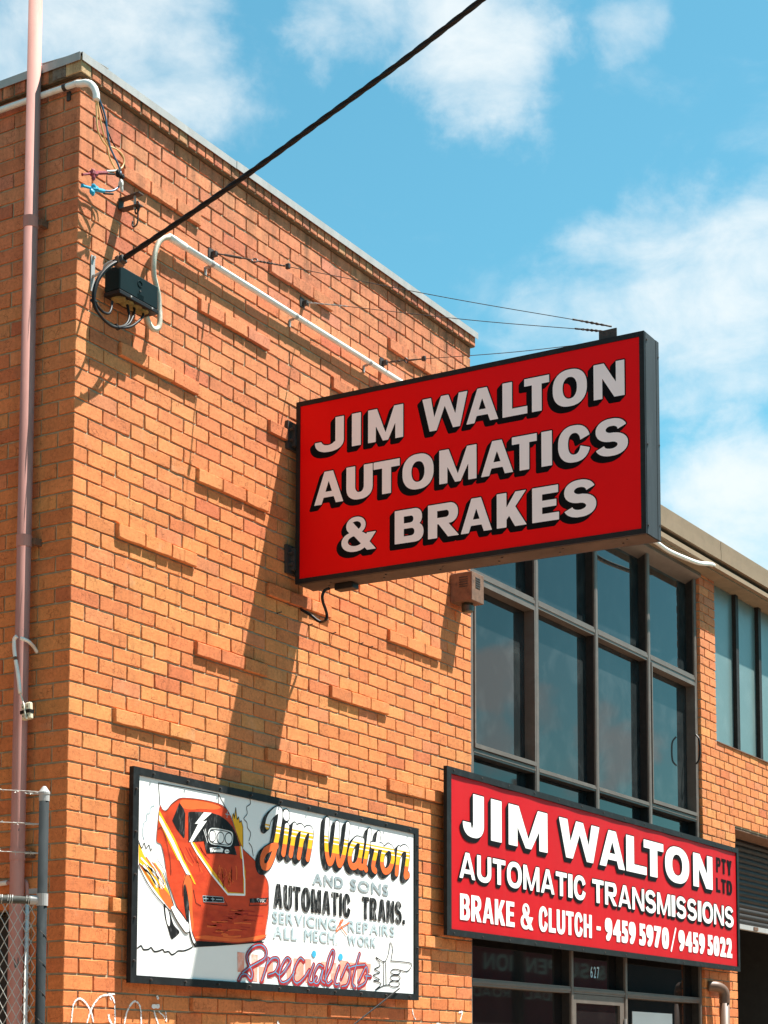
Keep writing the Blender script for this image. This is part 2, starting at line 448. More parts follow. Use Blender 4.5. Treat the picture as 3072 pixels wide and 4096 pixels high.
def brick_mesh(L, Hh, seed, depth=.055):
    """a brick seen on one face: worn, slightly ragged arrises; front at y=0"""
    r = random.Random(seed)
    pts = []
    nx = 4
    for i in range(nx): pts.append((-L / 2 + L * i / nx, -Hh / 2, i == 0))
    pts.append((L / 2, -Hh / 2, True)); pts.append((L / 2, 0, False))
    for i in range(nx): pts.append((L / 2 - L * i / nx, Hh / 2, i == 0))
    pts.append((-L / 2, Hh / 2, True)); pts.append((-L / 2, 0, False))
    bm = bmesh.new()
    A, Bv, Cv = [], [], []
    for (x, z, corner) in pts:
        jx, jz = r.uniform(-.0013, .0013), r.uniform(-.0016, .0012)
        ch = r.uniform(.0015, .0042)
        sx = -1 if x > L / 2 - 1e-6 else (1 if x < -L / 2 + 1e-6 else 0)
        sz = -1 if z > Hh / 2 - 1e-6 else (1 if z < -Hh / 2 + 1e-6 else 0)
        if r.random() < .10: ch += r.uniform(.002, .005)
        A.append(bm.verts.new((x + jx + sx * ch, r.uniform(-.0006, .0006), z + jz + sz * ch)))
        Bv.append(bm.verts.new((x + jx + sx * ch * .1, ch * .9, z + jz + sz * ch * .1)))
        Cv.append(bm.verts.new((x, depth, z)))
    n = len(pts)
    bm.faces.new(A)
    for i in range(n):
        j = (i + 1) % n
        bm.faces.new((A[i], Bv[i], Bv[j], A[j])); bm.faces.new((Bv[i], Cv[i], Cv[j], Bv[j]))
    return bm

def corner_mesh(LX, LY, Hh, seed):
    """a corner brick: shows its front and its left face; origin at its front-left edge, mid height"""
    r = random.Random(seed)
    bm = bmesh.new()
    box(bm, 0, LX, 0, LY, -Hh / 2, Hh / 2, bev=.0028)
    for v in bm.verts: v.co += Vector((r.uniform(-.0007, .0007), r.uniform(-.0007, .0007), r.uniform(-.0008, .0008)))
    return bm

class Bricks:
    """collects bricks; the ones that show largest become objects, the rest one mass"""
    def __init__(s, parent): s.parent, s.items, s.cache = parent, [], {}
    def mesh(s, kind, L, Hh, seed):
        k = (kind, round(L, 3), round(Hh, 3), seed)
        if k not in s.cache:
            bm = brick_mesh(L, Hh, int(round(L * 1000)) * 97 + int(round(Hh * 1000)) * 13 + seed) if kind == 'f' else corner_mesh(L[0], L[1], Hh, seed) if kind == 'c' else None
            bmesh.ops.recalc_face_normals(bm, faces=bm.faces)
            me = bpy.data.meshes.new('brick'); bm.to_mesh(me); bm.free()
            ca = me.color_attributes.new('tint', 'FLOAT_COLOR', 'POINT')
            ca.data.foreach_set('color', [1.0] * (4 * len(me.vertices)))
            me.materials.append(M['brick'])
            s.cache[k] = me
        return s.cache[k]
    def add(s, kind, L, Hh, loc, rotz=0.0, tint=None, var=5):
        me = s.mesh_c(L, Hh) if kind == 'c' else s.mesh(kind, L, Hh, RN.randrange(var))
        s.items.append((me, Vector(loc), rotz + RN.uniform(-.004, .004), tint or brick_tint(RN, loc[2])))
    def mesh_c(s, L, Hh):
        k = ('c', L, round(Hh, 3), RN.randrange(4))
        if k not in s.cache:
            bm = corner_mesh(L[0], L[1], Hh, k[3] + int(L[0] * 1000))
            bmesh.ops.recalc_face_normals(bm, faces=bm.faces)
            me = bpy.data.meshes.new('brick'); bm.to_mesh(me); bm.free()
            ca = me.color_attributes.new('tint', 'FLOAT_COLOR', 'POINT')
            ca.data.foreach_set('color', [1.0] * (4 * len(me.vertices)))
            me.materials.append(M['brick'])
            s.cache[k] = me
        return s.cache[k]
    def build(s, limit, hidden, massname='brickwork'):
        sc = []
        for i, (me, loc, rz, ti) in enumerate(s.items):
            u, v, w = proj(loc)
            ok = 15 < u < 3057 and 15 < v < 4081 and not hidden(loc, u, v)
            face = Vector((math.sin(rz), -math.cos(rz), 0)).dot((CAM - loc).normalized())
            co = [vv.co for vv in me.vertices[:1]]
            sc.append((-(1 if ok and face > 0 else 0), w * w / max(face, .05), i))
        sc.sort()
        pick = {i for a, b, i in sc[:limit] if a < 0}
        V, Fc, Cc = [], [], []
        off = 0
        base = wl(s.parent)
        for i, (me, loc, rz, ti) in enumerate(s.items):
            if i in pick:
                o = bpy.data.objects.new('brick', me)
                o.location = loc; o.rotation_euler = (0, 0, rz); o.color = (*ti, 1)
                COL.objects.link(o); adopt(o, s.parent)
            else:
                R = Matrix.Rotation(rz, 3, 'Z')
                for v in me.vertices: V.append(R @ v.co + loc)
                for p in me.polygons: Fc.append([off + k for k in p.vertices])
                Cc += [(*ti, 1)] * len(me.vertices)
                off += len(me.vertices)
        if V:
            me = bpy.data.meshes.new(massname)
            me.from_pydata([v[:] for v in V], [], Fc)
            ca = me.color_attributes.new('tint', 'FLOAT_COLOR', 'POINT')
            ca.data.foreach_set('color', np.array(Cc, dtype=np.float32).ravel())
            me.materials.append(M['brick'])
            o = bpy.data.objects.new(massname, me)
            COL.objects.link(o); adopt(o, s.parent); o['kind'] = 'stuff'

WX = 18.5 * .24 - .01            # width of the brick front
YB = 2.6                         # how far back the side wall is built
DOORY, DOORZ = .38, 2.46         # the dark doorway in the side wall: starts this far back, this high
PROTR = {4: (3, 15, 27), 10: (9, 21), 16: (3, 15, 27), 22: (9, 21), 28: (3, 15, 27), 34: (9, 21), 40: (3, 15, 27), 46: (9, 21), 52: (3, 15, 27), 58: (9, 21)}
bld = thing('brick_building', 'orange brick building with projecting brick pattern and grey metal coping', 'building', (WX / 2, 0, 0))
e = .0085
obj('mortar_core', B(e, WX - e, e, DOORY, 0, ZG + .03), 'mortar', bld)
obj('mortar_core', B(e, WX - e, DOORY + .0005, YB, DOORZ, ZG + .03), 'mortar', bld)
obj('mortar_core', B(.32, WX - e, DOORY + .0005, YB, 0, DOORZ - .0005), 'mortar', bld)
obj('side_door', B(.20, .26, DOORY + .02, 1.5, 0, DOORZ - .03), 'dark_wall', bld)
bk = Bricks(bld)
for n in range(81):
    z = ZG - (n + .5) * H
    hh = H - .010
    jz = RN.uniform(-.0008, .0008)
    even = n % 2 == 0
    # corner brick
    bk.add('c', (HB, SB) if even else (SB, HB), hh, (0, 0, z + jz))
    x = .12 if even else .24
    starts = PROTR.get(n, ())
    while x < WX - .02:
        L = SB if WX - x > .2 else HB
        k = round(x / .12)
        y = RN.uniform(-.0018, .0018)
        if any(s <= k < s + 6 for s in starts): y = -.0225 + RN.uniform(-.001, .001)
        bk.add('f', L + RN.choice((-.002, 0, .001)), hh, (x + L / 2 + RN.uniform(-.0012, .0012), y, z + jz + RN.uniform(-.0012, .0012)))
        x += L + .01
    # left side, alternate stretchers and headers
    y = .24 if even else .12
    st = not even
    while y < YB:
        L = SB if st else HB
        if not (y > DOORY - .14 and z < DOORZ):
            bk.add('f', L, hh, (RN.uniform(-.0018, .0018), y + L / 2, z + jz), -math.pi / 2)
        y += L + .01; st = not st
    # right return above the lower roof
    if n < 12:
        y = .12 if even else .24
        while y < YB - .2:
            bk.add('f', SB, hh, (WX, y + SB / 2, z + jz), math.pi / 2)
            y += .24
# capping course of bricks on edge, standing 30 mm proud
zc = ZG + .005 + .045
x = -.03
bk.add('c', (.085, .11), .09, (-.03, -.03, zc), tint=(.50, .33, .17))
x += .095
while x < WX + .03 - .05:
    t_ = brick_tint(RN, ZG)
    if RN.random() < .10: t_ = (.54, .27, .13)
    bk.add('f', .076 if x < WX - .06 else WX + .03 - x, .09, (x + .038, -.03, zc), tint=t_)
    x += .0862
y = .09
while y < YB:
    t_ = brick_tint(RN, ZG)
    if y < .15: t_ = (.16, .13, .10)
    elif RN.random() < .12: t_ = (.44, .26, .13)
    bk.add('f', .076 if y > .15 else .10, .09, (-.03, y + .038, zc), -math.pi / 2, tint=t_)
    y += .0862 if y > .15 else .115
def hid(loc, u, v):
    if .62 < loc.x < 3.50 and ZG - 4.98 < loc.z < ZG - 3.8: return True          # behind the white sign
    if loc.x > 3.98 and loc.y < .05 and ZG - 4.4 < loc.z < ZG - 3.35: return True
    if 1195 < u < 2600:                                                           # behind the hanging sign
        a = (u - 1182) / (2577 - 1182)
        if 1609 - 287 * a < v < 2335 - 205 * a: return True
    return False
bk.build(300, hid)
# mortar ledge under the capping course and the capping core
obj('capping_core', B(-.024, WX + .024, -.024, YB, ZG - .001, ZG + .085), 'grime', bld)
# folded metal coping in lengths
def coping(pts, n):
    pass
for (x0, x1) in ((-.043, 1.395), (1.392, WX + .048)):
    bm = bmesh.new()
    dz = .0 if x0 < 0 else .003
    prism(bm, [(-.041 - dz, ZG + .066), (-.041 - dz, ZG + .112 + dz), (.26, ZG + .132 + dz), (.26, ZG + .129 + dz), (-.038 - dz, ZG + .108), (-.038 - dz, ZG + .066)], 0, x0 + (.012 if x0 < 0 else 0), x1)
    obj('coping', bm, 'galv', bld)
bm = bmesh.new()
prism(bm, [(-.041, ZG + .066), (-.041, ZG + .112), (.20, ZG + .1315), (.20, ZG + .128), (-.038, ZG + .108), (-.038, ZG + .066)], 1, -.030, YB)
obj('coping', bm, 'galv', bld)
obj('roof_deck', B(.15, WX, .2, YB, ZG + .086, ZG + .10), 'galv', bld)

# ------------------------------------------------------------------ shop window wall between the two brick parts
sw = thing('shop_window_wall', 'tall bronze framed window wall with dark reflective panes between the brick walls', 'window', (6.72, .08, 0))
XL, XR = 4.445, 9.0
GY = .118                      # plane of the glass
FY = .03                       # front of the frames
def bar(name, x0, x1, z0, z1, y0=FY, y1=.15, parent=sw, m='frame', groove=True):
    bm = bmesh.new()
    if groove and x1 - x0 > z1 - z0:      # a transom: stepped face
        zz = [z0, z0 + (z1 - z0) * .30, z0 + (z1 - z0) * .34, z1 - (z1 - z0) * .30, z1 - (z1 - z0) * .26, z1]
        prism(bm, [(y0 + .006, z0), (y0 + .006, zz[1]), (y0, zz[2]), (y0, zz[3]), (y0 + .006, zz[4]), (y0 + .006, z1), (y1, z1), (y1, z0)], 0, x0, x1)
    elif groove:
        xx = [x0, x0 + (x1 - x0) * .16, x0 + (x1 - x0) * .2, x1 - (x1 - x0) * .2, x1 - (x1 - x0) * .16, x1]
        prism(bm, [(x0, y0 + .004), (xx[1], y0 + .004), (xx[2], y0), (xx[3], y0), (xx[4], y0 + .004), (x1, y0 + .004), (x1, y1), (x0, y1)], 2, z0, z1)
    else: box(bm, x0, x1, y0, y1, z0, z1)
    o_ = obj(name, bm, m, parent)
    return o_
def fin(name, x0, x1, z0, z1, parent=sw):
    """upright or rail with a bronze face cap on a deep body darkened to paint in its side shade"""
    o_ = bar(name, x0, x1, z0, z1, y0=FY, y1=FY + .020, parent=parent)
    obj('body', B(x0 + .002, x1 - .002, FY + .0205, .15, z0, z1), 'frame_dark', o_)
    return o_
zt, zb = ZG - .66, ZG - 4.0
mul = [(4.455, 4.53), (5.548, 5.615), (6.683, 6.747), (7.808, 7.873), (8.935, 9.0)]
for i, (a, b) in enumerate(mul):
    fin('jamb' if i in (0, 4) else 'mullion', a, b, zb, zt)
trs = [(ZG - .70, ZG - .655), (ZG - 1.742, ZG - 1.672), (ZG - 3.078, ZG - 3.03), (ZG - 4.0, ZG - 3.95)]
for i in range(4):
    x0, x1 = mul[i][1], mul[i + 1][0]
    for (a, b) in trs: bar('transom', x0 + .0005, x1 - .0005, a, b, y0=FY + .002)
    for j in range(3):
        z1, z0 = trs[j][0], trs[j + 1][1]
        pn = bmesh.new()
        box(pn, x0 - .01, x1 + .01, GY, GY + .006, z0 - .01, z1 + .01)
        obj('pane', pn, 'glass', sw)
        if j == 1 and i in (0, 3):        # opening sashes stand proud of the fixed lights
            s = thing('sash', '', '', (0, 0, 0)) if False else None
            q = .032
            fr = bmesh.new()
            box(fr, x0 + .004, x1 - .004, FY - .008, GY - .002, z0 + .004, z0 + .004 + q)
            sash = obj('sash', fr, 'frame', sw)
            for (a, b, c, d) in ((x0 + .004, x0 + .004 + q * .6, z0 + .0365, z1 - .004), (x1 - .004 - q * .6, x1 - .004, z0 + .0365, z1 - .004), (x0 + .0245, x1 - .0245, z1 - .004 - q, z1 - .004)):
                obj('sash_rail', B(a, b, FY - .006, GY - .002, c, d), 'frame', sash)
            if i == 3:
                obj('stay_handle', TB([(x1 - .03, FY - .012, z0 + .50), (x1 - .04, FY - .05, z0 + .56), (x1 - .04, FY - .05, z0 + .72), (x1 - .03, FY - .012, z0 + .78)], .0085, 8, 4), 'black', sash)
# blind wall behind the hanging red sign
obj('spandrel_panel', B(4.455, 9.0, .07, .14, ZG - 4.40, ZG - 4.0005), 'dark_wall', sw)
# dark room behind
obj('room_back', B(4.455, 9.0, .30, .34, 0, zt), 'dark_wall', sw)

# ------------------------------------------------------------------ shop front with door below
sf = thing('shop_entrance', 'bronze framed glass shop entrance below the long red sign', 'shopfront', (6.72, .08, 0))
lm = [(4.452, 4.50), (6.163, 6.211), (7.232, 7.283), (8.955, 9.03)]
LZ = (ZG - 4.79, ZG - 4.737)
for i, (a, b) in enumerate(lm): fin('jamb' if i in (0, 3) else 'mullion', a, min(b, 9.0), 0.02, ZG - 4.4005, parent=sf)
LB = Fr(1750, 3000, 1.255)
for i in range(3):
    x0, x1 = lm[i][1] + .0005, lm[i + 1][0] - .0005
    bar('transom', x0, x1, *LZ, y0=FY + .002, parent=sf)
    p_ = obj('pane', B(x0 - .01, x1 + .01, GY, GY + .006, LZ[1] - .01, ZG - 4.401), 'glass_low', sf)
    if i == 1: num_pane = p_
    if i != 1:
        obj('pane', B(x0 - .01, x1 + .01, GY, GY + .006, .35, LZ[0] + .01), 'glass_low', sf)
        bar('sill', x0, x1, .02, .35, y0=FY + .002, parent=sf, groove=False)
# the door
x0, x1 = 6.2115, 7.2315
d = obj('door', B(x0 + .004, x0 + .062, FY + .012, FY + .06, .03, LZ[0] - .004), 'frame', sf)
obj('door_stile', B(x1 - .090, x1 - .004, FY + .012, FY + .06, .03, LZ[0] - .004), 'frame', d)
obj('door_rail', B(x0 + .0625, x1 - .0905, FY + .012, FY + .06, LZ[0] - .075, LZ[0] - .004), 'frame', d)
obj('door_rail', B(x0 + .0625, x1 - .0905, FY + .012, FY + .06, .03, .25), 'frame', d)
obj('door_pane', B(x0 + .05, x1 - .08, FY + .035, FY + .041, .24, LZ[0] - .07), 'glass_low', d)
hb = bmesh.new()
for k in range(3): tube(hb, [(x1 - .012, FY, ZG - 5.02 - .05 * k), (x1 - .012, FY, ZG - 4.975 - .05 * k)], .012, 8)
obj('hinge', hb, 'galv', d)
M['paper'] = mat('pale_paper', (.60, .66, .66), .8, var=.04, scale=3)
nb = obj('paper_notice', B(7.56, 8.46, GY - .006, GY - .002, ZG - 5.55, ZG - 4.90), 'paper')
tag(nb, 'large blank pale paper stuck inside the shop window beside the door', 'notice')

# ------------------------------------------------------------------ right hand brick building with fascia, side window and roller door
an = thing('brick_annexe', 'low brick building with tan metal fascia and roller door on the right', 'building', (10.5, 0, 0))
AX1 = 13.6
WZ, GZ = ZG - 2.235, ZG - 3.03       # window sill, garage head
WXL, GXL = 9.40, 9.86
e = .0095
obj('mortar_core', B(9.0 + e, WXL - e, e, .34, 0, ZG - .62), 'mortar', an)
obj('mortar_core', B(WXL - e + .0005, AX1, e, .34, GZ + e, WZ - e), 'mortar', an)
obj('mortar_core', B(WXL - e + .0005, GXL - e, e, .34, 0, GZ + e - .0005), 'mortar', an)
ba = Bricks(an)
n0 = 7
for n in range(7, 81):
    z = ZG - (n + .5) * H
    even = n % 2 == 0
    hh = H - .01
    x = 9.0 + RN.uniform(-.001, .001)
    xe = WXL if z > WZ else (AX1 if z > GZ else GXL)
    first = True
    if even: k = HB
    else: k = SB
    while x < xe - .03:
        L = min(k, xe - x)
        if xe - x - L < .06: L = xe - x
        ba.add('f', round(L, 2) - .004, hh, (x + L / 2, RN.uniform(-.0018, .0018), z + RN.uniform(-.001, .001)))
        x += L + .01
        k = SB
ba.build(300, lambda loc, u, v: loc.x < 9.7 and ZG - 4.4 < loc.z < ZG - 3.3)
# steel lintel over the garage opening, shutter box behind
obj('lintel', B(GXL - .0, AX1, .012, .33, GZ - .012, GZ + .004), 'rust', an)
# fascia: runs the length of the roof edge, rising a little to the right
def FZ(x): return ZG - .40 + (x - 7.58) * .020
def strip(name, prof, m, x0, x1, parent=an):
    bm = bmesh.new()
    A = [bm.verts.new((x0, y, FZ(x0) + z)) for y, z in prof]; C = [bm.verts.new((x1, y, FZ(x1) + z)) for y, z in prof]
    n = len(prof)
    bm.faces.new(A); bm.faces.new(C[::-1])
    for i in range(n): bm.faces.new((A[i], A[(i + 1) % n], C[(i + 1) % n], C[i]))
    return obj(name, bm, m, parent)
xj = 9.05
for (x0, x1) in ((WX + .055, xj - .002), (xj + .002, AX1)):
    dz = 0 if x0 < 9 else -.002
    strip('fascia_cap', [(-.205 + dz, 0), (-.203 + dz, -.085), (-.207 + dz, -.088), (-.207 + dz, -.185), (-.130, -.187), (-.130, -.10), (.30, -.02), (.30, .015)], 'fascia', x0, x1)
    strip('fascia_board', [(-.190, -.232), (-.194, -.280), (-.115, -.286), (-.115, -.232)], 'fascia', x0, x1)
    strip('fascia_recess', [(-.112, -.188), (-.112, -.2865), (-.100, -.2865), (-.100, -.188)], 'fascia', x0, x1)
    strip('soffit', [(-.150, -.287), (.06, -.287), (.06, -.296), (-.150, -.296)], 'soffit', x0, x1)
strip('roof_sheet', [(.30, -.02), (5.0, .10), (5.0, .08), (.30, -.045)], 'galv', WX + .1, AX1)
strip('head_closer', [(-.02, -.292), (.12, -.292), (.12, -.40), (-.02, -.33)], 'frame', WX + .03, 9.0)
# side window with figured glass
wy = .03
wnd = obj('window_frame', B(WXL, WXL + .012, wy, .09, WZ, ZG - .64), 'frame', an)
prev = WXL + .01
for k, xm in enumerate((10.0, 10.66, 11.32, 11.98, 12.64, 13.3)):
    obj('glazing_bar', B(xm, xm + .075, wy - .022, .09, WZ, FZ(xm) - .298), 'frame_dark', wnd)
    obj('pane', B(prev + .0005, xm - .0005, wy + .020, wy + .026, WZ + .001, FZ(xm) - .30), 'glass_wired', wnd)
    prev = xm + .075
obj('sill_flashing', B(WXL, AX1, -.012, .06, WZ - .010, WZ - .002), 'rust', wnd)
# roller door
rd = thing('roller_door', 'dark brown corrugated roller door half raised with pale bottom rail', 'roller door', (11.5, .27, 0))
zz = GZ + .10
k = 0
while zz > ZG - 3.90:
    bm = bmesh.new()
    prof = [(.262 - .016 * math.sin(math.pi * j / 6), zz - .058 * j / 6) for j in range(7)]
    prof += [(y + .006, z) for y, z in prof[::-1]]
    prism(bm, prof, 0, GXL + .003, AX1 - .05)
    obj('slat', bm, 'shutter', rd)
    zz -= .0585; k += 1
obj('bottom_rail', B(GXL + .003, AX1 - .05, .235, .285, zz - .050, zz - .001), 'galv', rd)
obj('lock', B(10.98, 11.10, .225, .2345, zz - .042, zz - .008), 'rust', rd)
# dark garage inside
gi = bmesh.new()
box(gi, GXL + .002, AX1 + 2, 2.4, 2.5, 0, GZ + .1)
obj('garage_back_wall', gi, 'dark_wall', an)
gb = bmesh.new()
for r_ in range(30):
    for c_ in range(10):
        x = GXL + .3 + c_ * .4 + (.2 if r_ % 2 else 0)
        box(gb, x, x + .385, 2.385, 2.399, r_ * .12 + .3, r_ * .12 + .41)
q = obj('garage_wall_blocks', gb, 'dark_wall', an); q['kind'] = 'stuff'
obj('garage_ceiling', B(GXL, AX1 + 2, .345, 2.4, GZ + .1, GZ + .14), 'dark_wall', an)
obj('garage_side_wall', B(GXL - .04, GXL - .0005, .3405, 2.4, 0, GZ + .1), 'dark_wall', an)
obj('garage_end_wall', B(AX1, AX1 + .1, .0, 2.4, 0, ZG - .62), 'dark_wall', an)

# ------------------------------------------------------------------ lettering: raster, grow, trace
class Canvas:
    def __init__(s, w, h, res):
        s.w, s.h, s.res = w, h, res
        s.nx, s.ny = int(w / res) + 1, int(h / res) + 1
    def zeros(s): return np.zeros((s.ny, s.nx), dtype=np.float32)
    def stroke(s, a, pts, r):
        P = np.array(pts, float)
        for (x0, y0), (x1, y1) in zip(P[:-1], P[1:]):
            i0 = max(0, int((min(x0, x1) - r) / s.res) - 1); i1 = min(s.nx, int((max(x0, x1) + r) / s.res) + 3)
            j0 = max(0, int((min(y0, y1) - r) / s.res) - 1); j1 = min(s.ny, int((max(y0, y1) + r) / s.res) + 3)
            if i1 <= i0 or j1 <= j0: continue
            X, Y = np.meshgrid(np.arange(i0, i1) * s.res, np.arange(j0, j1) * s.res)
            dx, dy = x1 - x0, y1 - y0
            q = dx * dx + dy * dy
            t = np.clip(((X - x0) * dx + (Y - y0) * dy) / (q if q > 0 else 1), 0, 1)
            d = np.hypot(X - x0 - t * dx, Y - y0 - t * dy)
            a[j0:j1, i0:i1] = np.maximum(a[j0:j1, i0:i1], np.clip((r - d) / s.res + .5, 0, 1))
        return a
    def poly(s, a, pts):
        """even-odd fill"""
        P = np.array(pts, float)
        X = np.arange(s.nx) * s.res
        SS = 3
        for j in range(max(0, int(P[:, 1].min() / s.res) - 1), min(s.ny, int(P[:, 1].max() / s.res) + 2)):
            row = np.zeros(s.nx * SS, dtype=np.float32)
            for k in range(SS):
                y = (j + (k + .5) / SS - .5) * s.res
                xs = []
                for (x0, y0), (x1, y1) in zip(P, np.roll(P, -1, 0)):
                    if (y0 <= y < y1) or (y1 <= y < y0): xs.append(x0 + (y - y0) * (x1 - x0) / (y1 - y0))
                xs.sort()
                for a0, a1 in zip(xs[::2], xs[1::2]):
                    i0 = int(round((a0 / s.res + .5) * SS)); i1 = int(round((a1 / s.res + .5) * SS))
                    row[max(0, i0):max(0, i1)] += 1.0 / (SS * SS)
            a[j] = np.maximum(a[j], np.clip(row.reshape(s.nx, SS).sum(1), 0, 1))
        return a

_gc = {}
def glyph_tris(ch):
    """outline of one character of the built-in typeface, as triangles scaled to a unit box, with its aspect"""
    if ch in _gc: return _gc[ch]
    c = bpy.data.curves.new('glyph', 'FONT'); c.body = ch; c.resolution_u = 6
    o = bpy.data.objects.new('glyph', c); COL.objects.link(o)
    dg = bpy.context.evaluated_depsgraph_get()
    me = bpy.data.meshes.new_from_object(o.evaluated_get(dg))
    me.calc_loop_triangles()
    V = np.array([v.co[:2] for v in me.vertices]); T = np.array([t.vertices[:] for t in me.loop_triangles])
    lo, hi = V.min(0), V.max(0)
    r = ((V - lo) / (hi - lo), T, (hi - lo), lo)
    bpy.data.objects.remove(o); bpy.data.curves.remove(c); bpy.data.meshes.remove(me)
    _gc[ch] = r
    return r

def draw_glyph(cv, a, ch, u0, u1, v0, v1, bx=0.0, by=0.0, slant=0.0):
    """fill character ch into the box, its strokes thickened by bx, by on each side"""
    V, T, ext, lo = glyph_tris(ch)
    k = 3
    r = cv.res / k
    i0, j0 = int(u0 / cv.res) - 4, int(v0 / cv.res) - 4
    i1, j1 = int(u1 / cv.res) + 6, int(v1 / cv.res) + 6
    nx, ny = (i1 - i0) * k, (j1 - j0) * k
    g = np.zeros((ny, nx), bool)
    P = np.empty_like(V)
    P[:, 0] = (u0 + bx + V[:, 0] * (u1 - u0 - 2 * bx)) / r - i0 * k
    P[:, 1] = (v0 + by + V[:, 1] * (v1 - v0 - 2 * by)) / r - j0 * k
    P[:, 0] += slant * (P[:, 1] - P[:, 1].min())
    for t in T:
        A, Bq, Cq = P[t]
        x0, x1 = int(max(0, min(A[0], Bq[0], Cq[0]))), int(min(nx - 1, max(A[0], Bq[0], Cq[0]))) + 1
        y0, y1 = int(max(0, min(A[1], Bq[1], Cq[1]))), int(min(ny - 1, max(A[1], Bq[1], Cq[1]))) + 1
        if x1 <= x0 or y1 <= y0: continue
        X, Y = np.meshgrid(np.arange(x0, x1) + .5, np.arange(y0, y1) + .5)
        def e(p, q): return (q[0] - p[0]) * (Y - p[1]) - (q[1] - p[1]) * (X - p[0])
        e1, e2, e3 = e(A, Bq), e(Bq, Cq), e(Cq, A)
        g[y0:y1, x0:x1] |= ((e1 >= -.01) & (e2 >= -.01) & (e3 >= -.01)) | ((e1 <= .01) & (e2 <= .01) & (e3 <= .01))
    def grow(g, n, ax):
        o = g.copy()
        for s in range(1, n + 1):
            for sg in (s, -s): o |= np.roll(g, sg, ax)
        return o
    g = grow(g, int(round(bx / r)), 1)
    g = grow(g, int(round(by / r)), 0)
    f = g.reshape(j1 - j0, k, i1 - i0, k).mean((1, 3)).astype(np.float32)
    # clip into the canvas (sample centres sit half a cell in)
    ja, jb = max(0, j0), min(cv.ny, j1); ia, ib = max(0, i0), min(cv.nx, i1)
    if jb > ja and ib > ia:
        a[ja:jb, ia:ib] = np.maximum(a[ja:jb, ia:ib], f[ja - j0:jb - j0, ia - i0:ib - i0])
    return a

def draw_text(cv, a, txt, u0, u1, v0, v1, bx=0.0, by=0.0, gap=.10, space=.45):
    """a line of capitals fitted to the box; letters keep their own proportions"""
    ws = []
    capH = glyph_tris('H')[2][1]
    for ch in txt:
        if ch == ' ': ws.append(space); continue
        V, T, ext, lo = glyph_tris(ch)
        ws.append(ext[0] / capH)
    tot = sum(ws) + gap * (len(txt) - 1)
    k = (u1 - u0) / tot
    x = u0
    for ch, w in zip(txt, ws):
        if ch != ' ':
            V, T, ext, lo = glyph_tris(ch)
            hgt = (v1 - v0) / capH
            b0 = v0 + max(lo[1], -.3) * hgt if ch in '-.' else v0
            t0 = b0 + ext[1] * hgt if ch in '-.' else v1
            draw_glyph(cv, a, ch, x, x + w * k, b0, t0, min(bx, w * k * .3), min(by, (t0 - b0) * .3))
        x += (w + gap) * k
    return a

def shift(a, du, dv):
    """move a mask by whole cells"""
    o = np.zeros_like(a)
    ny, nx = a.shape
    o[max(0, dv):min(ny, ny + dv), max(0, du):min(nx, nx + du)] = a[max(0, -dv):min(ny, ny - dv), max(0, -du):min(nx, nx - du)]
    return o

def grow(a, r):
    o = a.copy()
    for du in range(-r, r + 1):
        for dv in range(-r, r + 1):
            if du * du + dv * dv <= r * r + .5: o = np.maximum(o, shift(a, du, dv))
    return o

def contours(a):
    """closed outlines at level one half, in cells"""
    a = np.pad(a, 1)
    b = a >= .5
    seg = {}
    cfg = b[:-1, :-1] * 1 + b[:-1, 1:] * 2 + b[1:, 1:] * 4 + b[1:, :-1] * 8
    js, is_ = np.nonzero((cfg > 0) & (cfg < 15))
    TBL = {1: [(3, 0)], 2: [(0, 1)], 3: [(3, 1)], 4: [(1, 2)], 5: [(3, 0), (1, 2)], 6: [(0, 2)], 7: [(3, 2)], 8: [(2, 3)], 9: [(2, 0)], 10: [(0, 1), (2, 3)], 11: [(2, 1)], 12: [(1, 3)], 13: [(1, 0)], 14: [(0, 3)]}
    def key(j, i, e): return (j, i, 0) if e == 0 else (j, i + 1, 1) if e == 1 else (j + 1, i, 0) if e == 2 else (j, i, 1)
    def pt(k):
        j, i, h = k
        if h == 0:
            p, q = a[j, i], a[j, i + 1]; t = (.5 - p) / (q - p); return (i + t - 1, j - 1.0)
        p, q = a[j, i], a[j + 1, i]; t = (.5 - p) / (q - p); return (i - 1.0, j + t - 1)
    for j, i in zip(js, is_):
        for (e0, e1) in TBL[int(cfg[j, i])]: seg[key(j, i, e0)] = key(j, i, e1)
    loops = []
    while seg:
        k0 = next(iter(seg)); L = []; k = k0
        while k in seg:
            L.append(pt(k)); k = seg.pop(k)
        if len(L) > 5: loops.append(L)
    return loops

def simplify(L, tol):
    P = np.array(L)
    n = len(P)
    keep = np.zeros(n, bool)
    i0 = 0; i1 = int(np.argmax(((P - P[0]) ** 2).sum(1)))
    keep[[i0, i1]] = True
    st = [(i0, i1), (i1, n)]
    while st:
        p, q = st.pop()
        if q - p < 2: continue
        A, Bq = P[p], P[q % n]
        d = Bq - A; l = np.hypot(*d)
        S = P[p + 1:q]
        dist = np.abs((S[:, 0] - A[0]) * d[1] - (S[:, 1] - A[1]) * d[0]) / l if l > 1e-9 else np.hypot(*(S - A).T)
        k = int(np.argmax(dist))
        if dist[k] > tol:
            k += p + 1; keep[k] = True; st += [(p, k), (k, q)]
    return P[keep]

